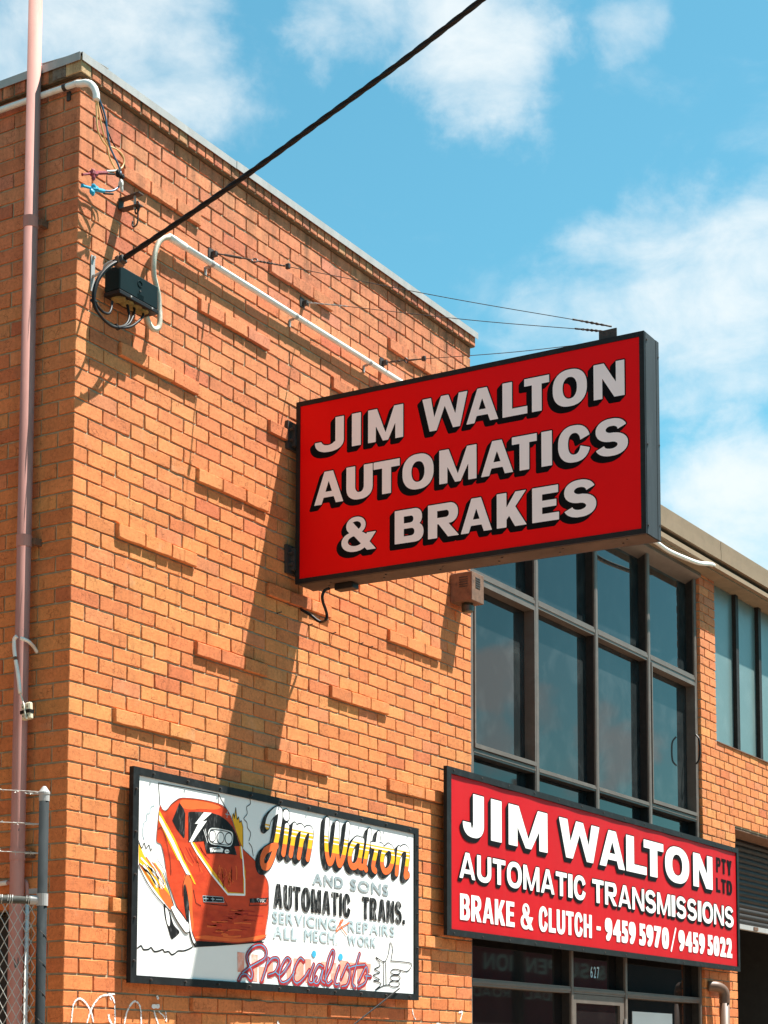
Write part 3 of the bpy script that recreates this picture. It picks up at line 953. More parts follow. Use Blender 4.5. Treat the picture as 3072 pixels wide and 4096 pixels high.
def fill_mesh(name, loops, place, m, parent, tol=.22, scale=1.0):
    """flat painted shape: loops in (u, v), placed into the world by place(u, v)"""
    LL = []
    for L in loops:
        P = simplify(L, tol) if tol else np.array(L)
        if len(P) >= 3: LL.append([Vector((p[0] * scale, p[1] * scale, 0)) for p in P])
    flat = [p for L in LL for p in L]
    bm = bmesh.new()
    V_ = [bm.verts.new(place(p.x, p.y)) for p in flat]
    for t in tessellate_polygon(LL):
        try: bm.faces.new([V_[k] for k in t])
        except ValueError: pass
    return obj(name, bm, m, parent)

def paint(name, cv, a, place, m, parent, tol=.22):
    return fill_mesh(name, contours(a), place, m, parent, tol, cv.res)

def paint_each(name, cv, a, place, m, parent, tol=.22, least=12):
    """the same, but every separate painted shape (a letter, a stroke) is an object of its own"""
    left = a >= .5
    seen = np.zeros_like(left)
    js, is_ = np.nonzero(left)
    for j, i in zip(js, is_):
        if seen[j, i]: continue
        st = [(j, i)]; seen[j, i] = True; cells = []
        while st:
            y, x = st.pop(); cells.append((y, x))
            for yy, xx in ((y + 1, x), (y - 1, x), (y, x + 1), (y, x - 1), (y + 1, x + 1), (y - 1, x - 1), (y + 1, x - 1), (y - 1, x + 1)):
                if 0 <= yy < left.shape[0] and 0 <= xx < left.shape[1] and left[yy, xx] and not seen[yy, xx]:
                    seen[yy, xx] = True; st.append((yy, xx))
        if len(cells) < least: continue
        c = np.array(cells)
        y0, x0 = np.maximum(c.min(0) - 2, 0); y1, x1 = c.max(0) + 3
        own = np.zeros_like(left); own[c[:, 0], c[:, 1]] = True
        # keep the soft rim of this shape only
        rim = own.copy()
        for dy in (-1, 0, 1):
            for dx in (-1, 0, 1): rim |= np.roll(np.roll(own, dy, 0), dx, 1)
        sub = np.where(rim & (own | ~left), a, 0)[y0:y1, x0:x1]
        off = (x0 * cv.res, y0 * cv.res)
        fill_mesh(name, contours(sub), (lambda u, v, o_=off: place(u + o_[0], v + o_[1])), m, parent, tol, cv.res)

# house number on the glass above the door
cv = Canvas(.5, .3, .002)
a = cv.zeros()
p0, p1 = LB.at((768, 1142), y=GY), LB.at((811, 1090), y=GY)
draw_text(cv, a, '627', .02, .02 + p1.x - p0.x, .02, .02 + p1.z - p0.z, .0012, .001, gap=.30)
M['pale_blue'] = mat('pale_blue_vinyl', (.42, .62, .70), .5, var=.04)
paint_each('house_number_digit', cv, a, lambda u, v: Vector((p0.x + u - .02, GY - .0015, p0.z + v - .02)), 'pale_blue', sf)

def block_glyph(cv, a, ch, u0, u1, v0, v1, S, T):
    """heavy sign-writer's gothic capital, stems S wide and bars T thick, filled into the box"""
    k = 4
    r = cv.res / k
    i0, j0 = int(u0 / cv.res) - 4, int(v0 / cv.res) - 4
    i1, j1 = int(u1 / cv.res) + 6, int(v1 / cv.res) + 6
    X, Y = np.meshgrid((np.arange((i1 - i0) * k) + .5) * r + i0 * cv.res - cv.res / 2 - u0, (np.arange((j1 - j0) * k) + .5) * r + j0 * cv.res - cv.res / 2 - v0)
    w, h = u1 - u0, v1 - v0
    m = np.zeros(X.shape, bool)
    def R(x0, y0, x1, y1): return (X >= x0) & (X <= x1) & (Y >= y0) & (Y <= y1)
    def P(*pts):
        o = np.ones(X.shape, bool)
        ar = sum(pts[i][0] * pts[(i + 1) % len(pts)][1] - pts[(i + 1) % len(pts)][0] * pts[i][1] for i in range(len(pts)))
        for i in range(len(pts)):
            (x0, y0), (x1, y1) = pts[i], pts[(i + 1) % len(pts)]
            c = (x1 - x0) * (Y - y0) - (y1 - y0) * (X - x0)
            o &= (c >= 0) if ar > 0 else (c <= 0)
        return o
    def El(x0, y0, x1, y1, n=2.35):
        return np.abs((X - (x0 + x1) / 2) / ((x1 - x0) / 2)) ** n + np.abs((Y - (y0 + y1) / 2) / ((y1 - y0) / 2)) ** n <= 1
    def Bowl(x0, y0, x1, y1):      # flat left side, round right side
        rr = min((y1 - y0) / 2, (x1 - x0) * .62)
        return R(x0, y0, x1 - rr, y1) | (El(x1 - 2 * rr, y0, x1, y1, 2.2) & (X > x1 - rr - 1e-6))
    if ch == 'A':
        aw = S * 1.0; kk = (w - aw) / 2 / h; d = S * .86; cb = .20 * h; ct = cb + T * .80
        m = P((0, 0), (w, 0), ((w + aw) / 2, h), ((w - aw) / 2, h))
        m &= ~P((d, 0), (w - d, 0), (w - d - kk * cb, cb), (d + kk * cb, cb))
        m &= ~P((d + kk * ct, ct), (w - d - kk * ct, ct), (w / 2, (w / 2 - d) / kk))
    elif ch == 'B':
        m = Bowl(0, h * .47, w * .95, h) | Bowl(0, 0, w, h * .56)
        m &= ~Bowl(S, h * .5 + T * .42, w * .95 - S * .95, h - T * .92); m &= ~Bowl(S, T * .92, w - S, h * .56 - T * .62)
    elif ch == 'C':
        m = El(0, 0, w, h) & ~El(S, T, w - S * .98, h - T)
        m &= ~P((w * .45, h * .5), (w * 1.4, h * .21), (w * 1.4, h * .83))
    elif ch == 'D': m = Bowl(0, 0, w, h) & ~Bowl(S, T * .95, w - S, h - T * .95)
    elif ch == 'E': m = R(0, 0, S, h) | R(0, 0, w, T) | R(0, h - T, w * .97, h) | R(0, h * .5 - T * .42, w * .90, h * .5 + T * .46)
    elif ch == 'H': m = R(0, 0, S, h) | R(w - S, 0, w, h) | R(0, h * .5 - T * .45, w, h * .5 + T * .45)
    elif ch == 'I': m = R(0, 0, w, h)
    elif ch == 'J':
        m = R(w - S, h * .32, w, h) | (El(0, 0, w, h * .66) & (Y < h * .33))
        m &= ~((El(S * .72, T * .98, w - S, h * .60) | R(S * .9, h * .28, w - S, h * .6)) & (Y < h * .6))
        m &= ~R(-1, h * .33, w - S, h + 1)
    elif ch == 'K':
        m = R(0, 0, S, h) | P((S * .85, h * .50), (w - S * 1.15, h), (w * .985, h), (S * .85, h * .16)) | P((w * .33, h * .46), (w * .56, h * .66), (w, 0), (w - S * 1.2, 0))
    elif ch == 'L': m = R(0, 0, S, h) | R(0, 0, w, T)
    elif ch == 'M':
        s = S * .88
        m = R(0, 0, s, h) | R(w - s, 0, w, h) | P((0, h), (s * 1.15, h), (w / 2 + S * .30, 0), (w / 2 - S * .30, 0)) | P((w, h), (w - s * 1.15, h), (w / 2 - S * .30, 0), (w / 2 + S * .30, 0))
    elif ch == 'N':
        s = S * .84
        m = R(0, 0, s, h) | R(w - s, 0, w, h) | P((0, h), (S * 1.0, h), (w, 0), (w - S * 1.0, 0))
    elif ch == 'O': m = El(0, 0, w, h) & ~El(S * 1.0, T, w - S * 1.0, h - T, 2.2)
    elif ch in 'PR':
        m = R(0, 0, S, h) | (Bowl(0, h * .40, w * (.97 if ch == 'R' else 1), h) & ~Bowl(S, h * .40 + T * .86, w * .97 - S * .98, h - T * .92))
        if ch == 'R': m |= P((w * .30, h * .46), (w * .30 + S * 1.05, h * .46), (w, 0), (w - S * 1.18, 0))
    elif ch == 'S':
        o = T * .56
        U_ = El(w * .02, h * .5 - o, w * .97, h, 2.2) & ~El(w * .02 + S * .98, h * .5 + o, w * .97 - S * .9, h - T * .95, 2.0)
        D_ = El(0, 0, w, h * .5 + o, 2.2) & ~El(S * .9, T * .95, w - S, h * .5 - o, 2.0)
        U_ &= ~((X > w * .56) & (Y < h * .5 + o)) & ~((X > w * .50) & (Y < h * .5 + o + (h * .20) * (X - w * .5) / (w * .5)) & (Y > h * .5 - o))
        D_ &= ~((X < w * .44) & (Y > h * .5 - o)) & ~((X < w * .50) & (Y > h * .5 - o - (h * .20) * (w * .5 - X) / (w * .5)) & (Y < h * .5 + o))
        m = U_ | D_
        # the spine
        m |= (El(w * .02, h * .5 - o, w * .97, h, 2.2) & (X < w * .58) & (Y < h * .5 + o) & (Y > h * .5 - o)) | (El(0, 0, w, h * .5 + o, 2.2) & (X > w * .42) & (Y > h * .5 - o) & (Y < h * .5 + o))
    elif ch == 'T': m = R(0, h - T, w, h) | R(w / 2 - S / 2, 0, w / 2 + S / 2, h)
    elif ch == 'U': m = (R(0, h * .35, w, h) | (El(0, 0, w, h * .74) & (Y < h * .37))) & ~(R(S, h * .36, w - S, h + 1) | (El(S, T, w - S, h * .64) & (Y < h * .37)))
    elif ch == 'W':
        d = S * .94; b = w * .165; c = S * .40
        for sg in (0, 1):
            f = (lambda x: x) if sg == 0 else (lambda x: w - x)
            m |= P((f(0), h), (f(d), h), (f(b + d * .80), 0), (f(b), 0))
            m |= P((f(b), 0), (f(b + d * .80), 0), (f(w / 2 + c), h), (f(w / 2 - c), h))
    elif ch == 'Y': m = R(w / 2 - S / 2, 0, w / 2 + S / 2, h * .46) | P((0, h), (S * 1.1, h), (w / 2 + S / 2, h * .38), (w / 2 - S / 2, h * .38)) | P((w, h), (w - S * 1.1, h), (w / 2 - S / 2, h * .38), (w / 2 + S / 2, h * .38))
    elif ch == '&':
        m = El(w * .14, h * .50, w * .70, h, 2.1) & ~El(w * .14 + S * .52, h * .50 + T * .60, w * .70 - S * .52, h - T * .62, 2)
        m |= (El(0, 0, w * .78, h * .58, 2.1) & ~El(S * .74, T * .78, w * .78 - S * .62, h * .58 - T * .62, 2))
        m |= P((w * .14, h * .72), (w * .34, h * .84), (w, 0), (w - S * 1.02, 0))
        m |= P((w * .56, h * .17), (w * .72, h * .10), (w * 1.0, h * .50), (w * .74, h * .50))
    else: return draw_glyph(cv, a, ch, u0, u1, v0, v1, S * .24, T * .22)
    f = m.reshape(j1 - j0, k, i1 - i0, k).mean((1, 3)).astype(np.float32)
    ja, jb = max(0, j0), min(cv.ny, j1); ia, ib = max(0, i0), min(cv.nx, i1)
    if jb > ja and ib > ia: a[ja:jb, ia:ib] = np.maximum(a[ja:jb, ia:ib], f[ja - j0:jb - j0, ia - i0:ib - i0])
    return a

BW = dict(A=.98, B=.86, C=.92, D=.92, E=.78, H=.92, I=.32, J=.72, K=.95, L=.74, M=1.12, N=.95, O=1.0, P=.82, R=.90, S=.86, T=.82, U=.90, W=1.36, Y=.92)
BW.update({'&': 1.0, '0': .72, '2': .72, '4': .78, '5': .72, '7': .70, '9': .72})
def block_text(cv, a, txt, u0, u1, v0, v1, stem=.31, bar_=.215, gap=.075, fit=None):
    """a line of heavy capitals fitted to the box"""
    h = v1 - v0
    tot = sum(BW.get(c, .5) for c in txt) + gap * (len(txt) - 1)
    k = (u1 - u0) / tot
    x = u0
    S = stem * k * (.6 + .4 * h / k) if fit is None else fit
    for c in txt:
        if c == ' ':
            x += (.5 + gap) * k; continue
        wd = BW.get(c, .5) * k
        if c == '.':
            cv.poly(a, [(x, v0), (x + wd * .62, v0), (x + wd * .62, v0 + h * .2), (x, v0 + h * .2)]); x += wd + gap * k; continue
        s_ = wd if c == 'I' else min(S, wd * .40)
        ov = .025 * h if c in 'OCSJU&' else 0
        block_glyph(cv, a, c, x, x + wd, v0 - ov, v1 + (ov if c in 'OCS&' else 0), s_, bar_ * h)
        x += wd + gap * k
    return a

# ------------------------------------------------------------------ hanging sign
hs = thing('hanging_sign', 'big red double-sided box sign hanging off the wall, white block letters, automatics and brakes', 'sign', (2.14, -1.2, ZG - 2.39))
SX, ST, SY0, SY1, SZT, SZB = 2.04, .205, -.05, -2.422, ZG - 1.2007, ZG - 2.3747
DR = .01353                                     # the outer end hangs a little lower
SL = SY0 - SY1
def sp(u, v, x): return Vector((x, SY0 - u, SZB - DR * u + v))
SH = SZT - SZB
def sbox(name, u0, u1, v0, v1, x0, x1, m, parent=hs, bev=0):
    bm = bmesh.new()
    vs = box(bm, x0, x1, 0, 1, 0, 1, 0)
    for v in bm.verts:
        u = u0 + (u1 - u0) * v.co.y; w = v0 + (v1 - v0) * v.co.z
        v.co = sp(u, w, v.co.x)
    if bev: bmesh.ops.bevel(bm, geom=list(bm.edges), offset=bev, segments=1, affect='EDGES')
    return obj(name, bm, m, parent)
b1 = .030
sbox('cabinet', .004, SL - .004, .004, SH - .004, SX + .016, SX + ST - .016, 'steel_grey')
for side in (0, 1):
    xa, xb = (SX, SX + .0155) if side == 0 else (SX + ST - .0155, SX + ST)
    face = sbox('face_panel', b1 + .0005, SL - b1 - .0005, b1 + .0005, SH - b1 - .0005, xa + .005, xb - .005, 'red')
    sbox('frame_bar', 0, SL, SH - b1, SH, xa, xb, 'black')
    sbox('frame_bar', 0, SL, 0, b1, xa, xb, 'black')
    sbox('frame_bar', 0, b1, b1 + .0004, SH - b1 - .0004, xa, xb, 'black')
    sbox('frame_bar', SL - b1, SL, b1 + .0004, SH - b1 - .0004, xa, xb, 'black')
    if side == 0: face_front = face
    else: face_back = face
# end plate: two folded sheets with screws; underside
M['sign_under'] = mat('brown_stained_underside', (.085, .058, .042), .8, .0, spec=.15, var=.25, scale=6, dirt=.5, dirtcol=(.03, .022, .017), dscale=8)
ep = sbox('end_plate', SL - .0035, SL + .002, .002, SH - .002, SX + .016, SX + ST * .79, 'steel_grey')
sbox('end_plate', SL - .0035, SL + .004, .002, SH - .002, SX + ST * .80, SX + ST - .002, 'steel_grey')
sbox('bottom_plate', 0.01, SL - .004, -.002, .0035, SX + .016, SX + ST - .016, 'sign_under')
for (xx, w) in ((SX + .026, .05), (SX + ST - .015, .09), (SX + .03, .52), (SX + ST - .013, .56), (SX + .03, 1.13), (SX + ST - .013, 1.08)):
    p_ = sp(SL, w, xx)
    obj('screw', TB([p_ + Vector((0, 0, 0)), p_ + Vector((0, -.008, 0))], .006, 8), 'dark_steel', hs)
for k in range(12):
    p_ = sp(.18 + (k // 2) * .40 + (.05 if k % 2 else 0), -.001, SX + (.06 if k % 2 else .12))
    obj('screw', TB([p_, p_ + Vector((0, 0, -.006))], .006, 8), 'dark_steel', hs)
# fixings to the wall
for w in (.96, .16):
    c = sp(0, w, SX + .03)
    br_ = obj('wall_bracket', B(SX - .015, SX + .14, SY0 - .004, -.0235, c.z - .07, c.z + .07), 'dark_steel', hs)
    obj('bracket_plate', B(SX - .05, SX + .17, -.0234, .004, c.z - .09, c.z + .09), 'dark_steel', br_)
    for q in (-.035, .035):
        obj('bolt', TB([(SX - .03, -.0236, c.z + q), (SX - .03, -.05, c.z + q)], .010, 6), 'dark_steel', br_)
# lettering
cv = Canvas(SL, SH, .0025)
S4 = Fr(1200, 1100, 1.106)
LINES = [(.821, 1.029, [('J', 65, 193), ('I', 228, 268), ('M', 300, 455), ('W', 540, 740), ('A', 735, 876), ('L', 895, 1005), ('T', 992, 1103), ('O', 1118, 1270), ('N', 1300, 1437)], 700, 540),
         (.484, .691, [('A', 62, 190), ('U', 204, 320), ('T', 324, 440), ('O', 452, 590), ('M', 615, 780), ('A', 800, 942), ('T', 937, 1048), ('I', 1068, 1115), ('C', 1142, 1285), ('S', 1306, 1452)], 940, 750),
         (.157, .364, [('&', 182, 335), ('B', 418, 545), ('R', 565, 702), ('A', 710, 848), ('K', 870, 1002), ('E', 1027, 1146), ('S', 1166, 1311)], 1150, 1000)]
a = cv.zeros()
for v0, v1, ls, ya, yb in LINES:
    for ch, xl, xr in ls:
        q = lambda xx: SY0 - S4.at((xx, ya), x=SX).y
        ua, ub = q(xl), q(xr)
        ov = .006 if ch in 'JOCSU&' else 0
        lo_ = v0 - ov if ch not in 'U' else v0 - ov
        hi_ = v1 + (ov if ch in 'OCS&' else 0)
        w = ub - ua
        bx = .0185 if ch not in 'I' else .012
        block_glyph(cv, a, ch, ua, ub, lo_, hi_, .0635, .0455)
white = a
edge = grow(a, 3)
blk = edge.copy()
for k in range(1, 13):
    blk = np.maximum(blk, shift(edge, -k, -int(round(k * .92))))
ink = lambda x: (lambda u, v: sp(u, v, x))
paint_each('letter_shadow', cv, blk, ink(SX + .0042), 'black_l', face_front)
paint_each('letter', cv, white, ink(SX + .0034), 'white_l', face_front)
back = lambda x: (lambda u, v: sp(SL - u, v, x))
paint_each('letter_shadow', cv, blk, back(SX + ST - .0042), 'black_l', face_back)
paint_each('letter', cv, white, back(SX + ST - .0034), 'white_l', face_back)
# stay bracket on top, near the outer end
pb = sp(2.13, SH, SX + .06)
bm = bmesh.new()
box(bm, SX + .02, SX + .028, pb.y - .065, pb.y + .045, pb.z + .002, pb.z + .058)
box(bm, SX + .0285, SX + ST - .02, pb.y + .038, pb.y + .045, pb.z + .002, pb.z + .030)
obj('stay_lug', bm, 'dark_steel', hs)

# ------------------------------------------------------------------ long red sign
rs = thing('long_red_sign', 'long red sign board with white lettering and two phone numbers across the window wall', 'sign', (6.8, -.06, ZG - 4.46))
RX0, RX1, RZ0, RZ1, RY = 3.905, 9.70, ZG - 4.463, ZG - 3.262, -.090
IX0, IX1, IZ0, IZ1 = 3.968, 9.652, ZG - 4.418, ZG - 3.306
M['red_sun'] = mat('sun_faded_red_sheet', (.42, .0060, .0095), .5, var=.10, scale=1.6, dirt=.10, dirtcol=(.46, .07, .06), dscale=2.6, stretch=(1.3, 1, .25), spec=.1)
# the sheet is slightly buckled at its top edge
bm = bmesh.new()
nx = 60
g = [[bm.verts.new((IX0 + (IX1 - IX0) * i / nx, RY + .012 + .0015 * math.sin(i * .9) * (1 if j else .3), (IZ0 if j == 0 else IZ1 + .006 * math.sin(i * .55) - .002))) for j in (0, 1)] for i in range(nx + 1)]
g2 = [[bm.verts.new((IX0 + (IX1 - IX0) * i / nx, RY + .03, (IZ0 if j == 0 else IZ1))) for j in (0, 1)] for i in (0, nx)]
for i in range(nx): bm.faces.new((g[i][0], g[i + 1][0], g[i + 1][1], g[i][1]))
rp = obj('sign_sheet', bm, 'red_sun', rs)
obj('backing', B(IX0 - .02, IX1 + .02, RY + .0165, RY + .027, IZ0 - .02, IZ1 + .02), 'black', rs)
xs_ = [RX0, 5.53, 7.35, RX1]
for i in range(3):
    bar('frame_bar', xs_[i] + (.001 if i else 0), xs_[i + 1], IZ1 - .003, RZ1, y0=RY, y1=RY + .028, parent=rs, m='blackfr', groove=False)
xs_ = [RX0, 4.32, 5.20, 9.16, RX1]
for i in range(4):
    bar('frame_bar', xs_[i] + (.001 if i else 0), xs_[i + 1], RZ0, IZ0 + .001, y0=RY, y1=RY + .028, parent=rs, m='blackfr', groove=False)
bar('frame_bar', RX0, IX0 + .002, IZ0 + .0015, IZ1 - .0035, y0=RY, y1=RY + .028, parent=rs, m='blackfr', groove=False)
bar('frame_bar', IX1 - .002, RX1, IZ0 + .0015, IZ1 - .0035, y0=RY, y1=RY + .028, parent=rs, m='blackfr', groove=False)
for k in range(14):
    for z in (RZ0 + .018, RZ1 - .02):
        x = RX0 + .1 + k * .425
        obj('screw', TB([(x, RY + .001, z), (x, RY - .005, z)], .006, 6), 'dark_steel', rs)
for (x, z) in ((RX0 + .2, ZG - 3.55), (RX0 + .2, ZG - 4.3), (RX1 - .2, ZG - 3.55), (RX1 - .2, ZG - 4.3)):
    obj('standoff', B(x - .03, x + .03, RY + .029, .028 if x > 4.5 else .0, z - .03, z + .03), 'black', rs)
cv = Canvas(RX1 - RX0, RZ1 - RZ0, .004)
def rx(px, py): return LB.at((px, py), y=RY).x - RX0
def rz(z): return ZG + z - RZ0
a1, a2, a3 = cv.zeros(), cv.zeros(), cv.zeros()
for ch, xl, xr in [('J', 132, 238), ('I', 273, 327), ('M', 362, 557), ('W', 615, 818), ('A', 818, 945), ('L', 952, 1054), ('T', 1040, 1139), ('O', 1147, 1268), ('N', 1288, 1385)]:
    ym = 330 + (xl - 130) * .245
    ua, ub = rx(xl, ym), rx(xr, ym + (xr - xl) * .245)
    ov = .010 if ch in 'JO' else 0
    block_glyph(cv, a1, ch, ua, ub, rz(-3.724) - ov, rz(-3.414) + (ov if ch == 'O' else 0), .165 if ch not in 'A' else .15, .070)
block_text(cv, a2, 'AUTOMATIC', rx(115, 600), rx(749, 690), rz(-4.042), rz(-3.852), .26, .20, .10)
block_text(cv, a2, 'TRANSMISSIONS', rx(782, 700), rx(1490, 830), rz(-4.044), rz(-3.852), .26, .20, .10)
for txt, xl, xr in [('BRAKE', 118, 392), ('&', 422, 486), ('CLUTCH', 513, 779), ('9459', 845, 1000), ('5970', 1016, 1166), ('9459', 1213, 1346), ('5022', 1358, 1482)]:
    (block_text(cv, a3, txt, rx(xl, 800), rx(xr, 850), rz(-4.341), rz(-4.152), .30, .19, .10) if not txt.isdigit() else draw_text(cv, a3, txt, rx(xl, 850), rx(xr, 900), rz(-4.341), rz(-4.152), .022, .0095, gap=.06))
cv.poly(a3, [(rx(803, 900), rz(-4.268)), (rx(824, 900), rz(-4.268)), (rx(824, 900), rz(-4.236)), (rx(803, 900), rz(-4.236))])
cv.stroke(a3, [(rx(1178, 1000), rz(-4.35)), (rx(1200, 900), rz(-4.15))], .013)
pl = cv.zeros()
block_text(cv, pl, 'PTY', rx(1403, 570), rx(1482, 590), rz(-3.545), rz(-3.400), .36, .20, .13)
block_text(cv, pl, 'LTD', rx(1403, 680), rx(1484, 690), rz(-3.735), rz(-3.597), .36, .20, .13)
k1 = np.maximum(grow(a1, 2), pl)
e1 = grow(a1, 2)
for k in range(1, 10): k1 = np.maximum(k1, shift(e1, -k, -int(k * .95)))
e2 = grow(a2, 2)
k2 = e2.copy()
for k in range(1, 6): k2 = np.maximum(k2, shift(e2, -k, -k))
place = lambda y: (lambda u, v: Vector((RX0 + u, y, RZ0 + v)))
paint_each('letter_shadow', cv, np.maximum(k1, k2), place(RY + .0092), 'black_l', rp)
M['white_sun'] = mat('white_vinyl_sun', (.76, .75, .72), .5, var=.03, scale=5, spec=.1, dirt=.2, dirtcol=(.66, .62, .55), dscale=3)
paint_each('letter', cv, np.maximum(np.maximum(a1, a2), a3), place(RY + .0080), 'white_sun', rp)

# ------------------------------------------------------------------ painted white sign with the cartoon car
ms = thing('painted_sign', 'white hand painted sign with orange cartoon drag car and faded lettering, black frame', 'sign', (2.0, -.03, ZG - 4.94))
MY = -.067
MX0, MX1, MZ0, MZ1 = .463, 3.55, ZG - 4.933, ZG - 3.750
NX0, NX1, NZ0, NZ1 = .514, 3.497, ZG - 4.891, ZG - 3.793
M['panel_white'] = mat('white_painted_sheet', (.76, .76, .735), .5, var=.035, scale=3, dirt=.16, dirtcol=(.55, .53, .46), dscale=3, spec=.12)
pw = obj('panel', B(NX0 - .01, NX1 + .01, MY + .010, MY + .029, NZ0 - .01, NZ1 + .01), 'panel_white', ms)
bw_ = .052
for nm, pts in (('top', [(MX0, MZ1), (MX1, MZ1), (NX1 - .001, NZ1), (NX0 + .001, NZ1)]), ('bot', [(MX0, MZ0), (MX1, MZ0), (NX1 - .001, NZ0), (NX0 + .001, NZ0)]),
                ('l', [(MX0, MZ0 + .0006), (MX0, MZ1 - .0006), (NX0, NZ1 - .0006), (NX0, NZ0 + .0006)]), ('r', [(MX1, MZ0 + .0006), (MX1, MZ1 - .0006), (NX1, NZ1 - .0006), (NX1, NZ0 + .0006)])):
    bm = bmesh.new(); prism(bm, pts, 1, MY, MY + .030)
    obj('frame_bar', bm, 'blackfr', ms)
for x in (MX0 + .35, (MX0 + MX1) / 2, MX1 - .35): obj('batten', B(x - .025, x + .025, MY + .0305, .0, MZ0 + .03, MZ1 - .03), 'black', ms)
for k in range(10):
    for z in (MZ0 + .022, MZ1 - .022):
        x = MX0 + .17 + k * .31
        obj('screw', TB([(x, MY + .002, z), (x, MY - .012, z)], .0065, 6), 'dark_steel', ms)
for k in range(5):
    for x in (MX0 + .022, MX1 - .022):
        obj('screw', TB([(x, MY + .002, MZ0 + .12 + k * .235), (x, MY - .012, MZ0 + .12 + k * .235)], .0065, 6), 'dark_steel', ms)

FA, FB, FC_, FD = Fr(530, 3100, 1.731), Fr(530, 3450, 1.731), Fr(980, 3180, 1.36), Fr(900, 3480, 1.2205)
def mp_(fr, pts):
    o = []
    for p in pts:
        q = fr.at(p, y=MY + .009); o.append((q.x - NX0, q.z - NZ0))
    return o
def mixf(*parts):
    """one outline measured in several crops: ('a', pts), ('b', pts) ..."""
    D = dict(a=FA, b=FB, c=FC_, d=FD); o = []
    for k, pts in parts: o += mp_(D[k], pts)
    return o
def closed(P, n=4):
    P = [Vector((p[0], p[1], 0)) for p in P]; m_ = len(P); o = []
    for i in range(m_):
        a, b, c, d = P[i - 1], P[i], P[(i + 1) % m_], P[(i + 2) % m_]
        for k in range(n):
            t = k / n
            q = 0.5 * ((2 * b) + (c - a) * t + (2 * a - 5 * b + 4 * c - d) * t * t + (3 * b - a - 3 * c + d) * t * t * t)
            o.append((q.x, q.y))
    return o
lay = [0]
def pl_(k): return lambda u, v: Vector((NX0 + u, MY + .0094 - .0005 * k, NZ0 + v))
def fill(name, P, m, parent, k, sm=True):
    return fill_mesh(name, [closed(P) if sm else P], pl_(k), m, parent, tol=0)
cv = Canvas(NX1 - NX0, NZ1 - NZ0, .0025)
def lines(name, polys, r, m, parent, k, sm=5):
    a = cv.zeros()
    for P in polys:
        Q = [(q.x, q.y) for q in smoothpts([(p[0], p[1], 0) for p in P], sm)] if sm else P
        cv.stroke(a, Q, r)
    return paint_each(name, cv, a, pl_(k), m, parent, tol=.15, least=4)
def pm(name, c, var=.06, **k): M[name] = mat(name, c, .6, var=var, spec=.12, **k)
pm('paint_red', (.50, .052, .016), .35, scale=7, dirt=.7, dirtcol=(.36, .020, .010), dscale=6, stretch=(.7, 1, 1.6))
pm('paint_orange', (.70, .125, .03), .12, scale=14)
pm('paint_yellow', (.80, .40, .018), .08, scale=14)
pm('paint_gold', (.62, .30, .02), .1, scale=14)
M['paint_black'] = mat('brushed_black_paint', (.010, .010, .010), .6, spec=.1, var=.3, scale=18, dirt=.35, dirtcol=(.30, .30, .30), dscale=26, stretch=(1.6, 1, .5))
pm('paint_line', (.012, .012, .012))
pm('paint_white', (.80, .80, .77), .03)
pm('paint_grey', (.25, .30, .315), .25, scale=30, dirt=.5, dirtcol=(.78, .78, .76), dscale=22)
pm('paint_pale', (.33, .41, .43), .25, scale=30, dirt=.6, dirtcol=(.79, .79, .77), dscale=20)
pm('paint_pink', (.72, .30, .22), .2, scale=12, dirt=.8, dirtcol=(.78, .62, .56), dscale=9)
pm('paint_maroon', (.30, .022, .026), .3, scale=20, dirt=.6, dirtcol=(.05, .20, .33), dscale=17)
pm('paint_blue', (.05, .33, .52), .2, scale=20)
M['paint_letters'] = mat('worn_black_letters', (.010, .010, .010), .6, spec=.1, var=.3, scale=18, dirt=.62, dirtcol=(.66, .66, .64), dscale=30, stretch=(2.2, 1, .35))

# flames and smoke, behind the car
rb0 = random.Random(5)
art = fill('flame', mixf(('a', [(40, 455), (62, 500), (82, 468), (92, 505), (112, 482), (125, 520), (132, 505), (152, 545), (175, 600), (205, 690)]), ('b', [(232, 130), (262, 215), (285, 300), (262, 338), (215, 290), (150, 215), (92, 125), (60, 60), (38, 20), (38, -40)])), 'paint_white', pw, 1, False)
car = art
def part(*a, **k): return fill(*a, **k)
def flick(pts, m, k): return fill('flame', pts, m, pw, k, True)
flick(mixf(('a', [(44, 470), (60, 510), (82, 560), (110, 600), (150, 640), (180, 690)]), ('b', [(180, 90), (240, 180), (276, 285), (262, 320), (200, 250), (120, 140), (60, 40), (44, 0)])), 'paint_yellow', 2)
flick(mixf(('b', [(180, 160), (225, 190), (262, 240), (280, 295), (264, 325), (225, 280), (190, 220)])), 'paint_orange', 3)
for s_ in ((50, 10, 190, 175), (75, 40, 160, 150), (100, 20, 215, 170), (60, -30, 150, 90), (130, 40, 220, 150)):
    lines('flame_streak', [mixf(('b', [(s_[0], s_[1]), ((s_[0] + s_[2]) / 2 + 6, (s_[1] + s_[3]) / 2 - 4), (s_[2], s_[3])]))], .0055, 'paint_white', pw, 4)
lines('flame_outline', [mixf(('b', [(40, 20), (92, 125), (150, 215), (215, 290), (262, 338)])), mixf(('b', [(210, 70), (245, 170), (285, 300)])), mixf(('a', [(40, 455), (62, 505), (80, 470), (92, 508), (112, 484), (124, 522), (134, 506)]))], .0028, 'paint_line', pw, 5)
for k in range(9):
    x0_ = 48 + k * 15; y0_ = rb0.uniform(-40, 40)
    lines('flame_streak', [mixf(('b', [(x0_, y0_), (x0_ + 50, y0_ + 75), (x0_ + 95 - k * 3, y0_ + 150)]))], rb0.uniform(.0025, .005), ('paint_orange', 'paint_yellow', 'paint_white')[k % 3], pw, 4)
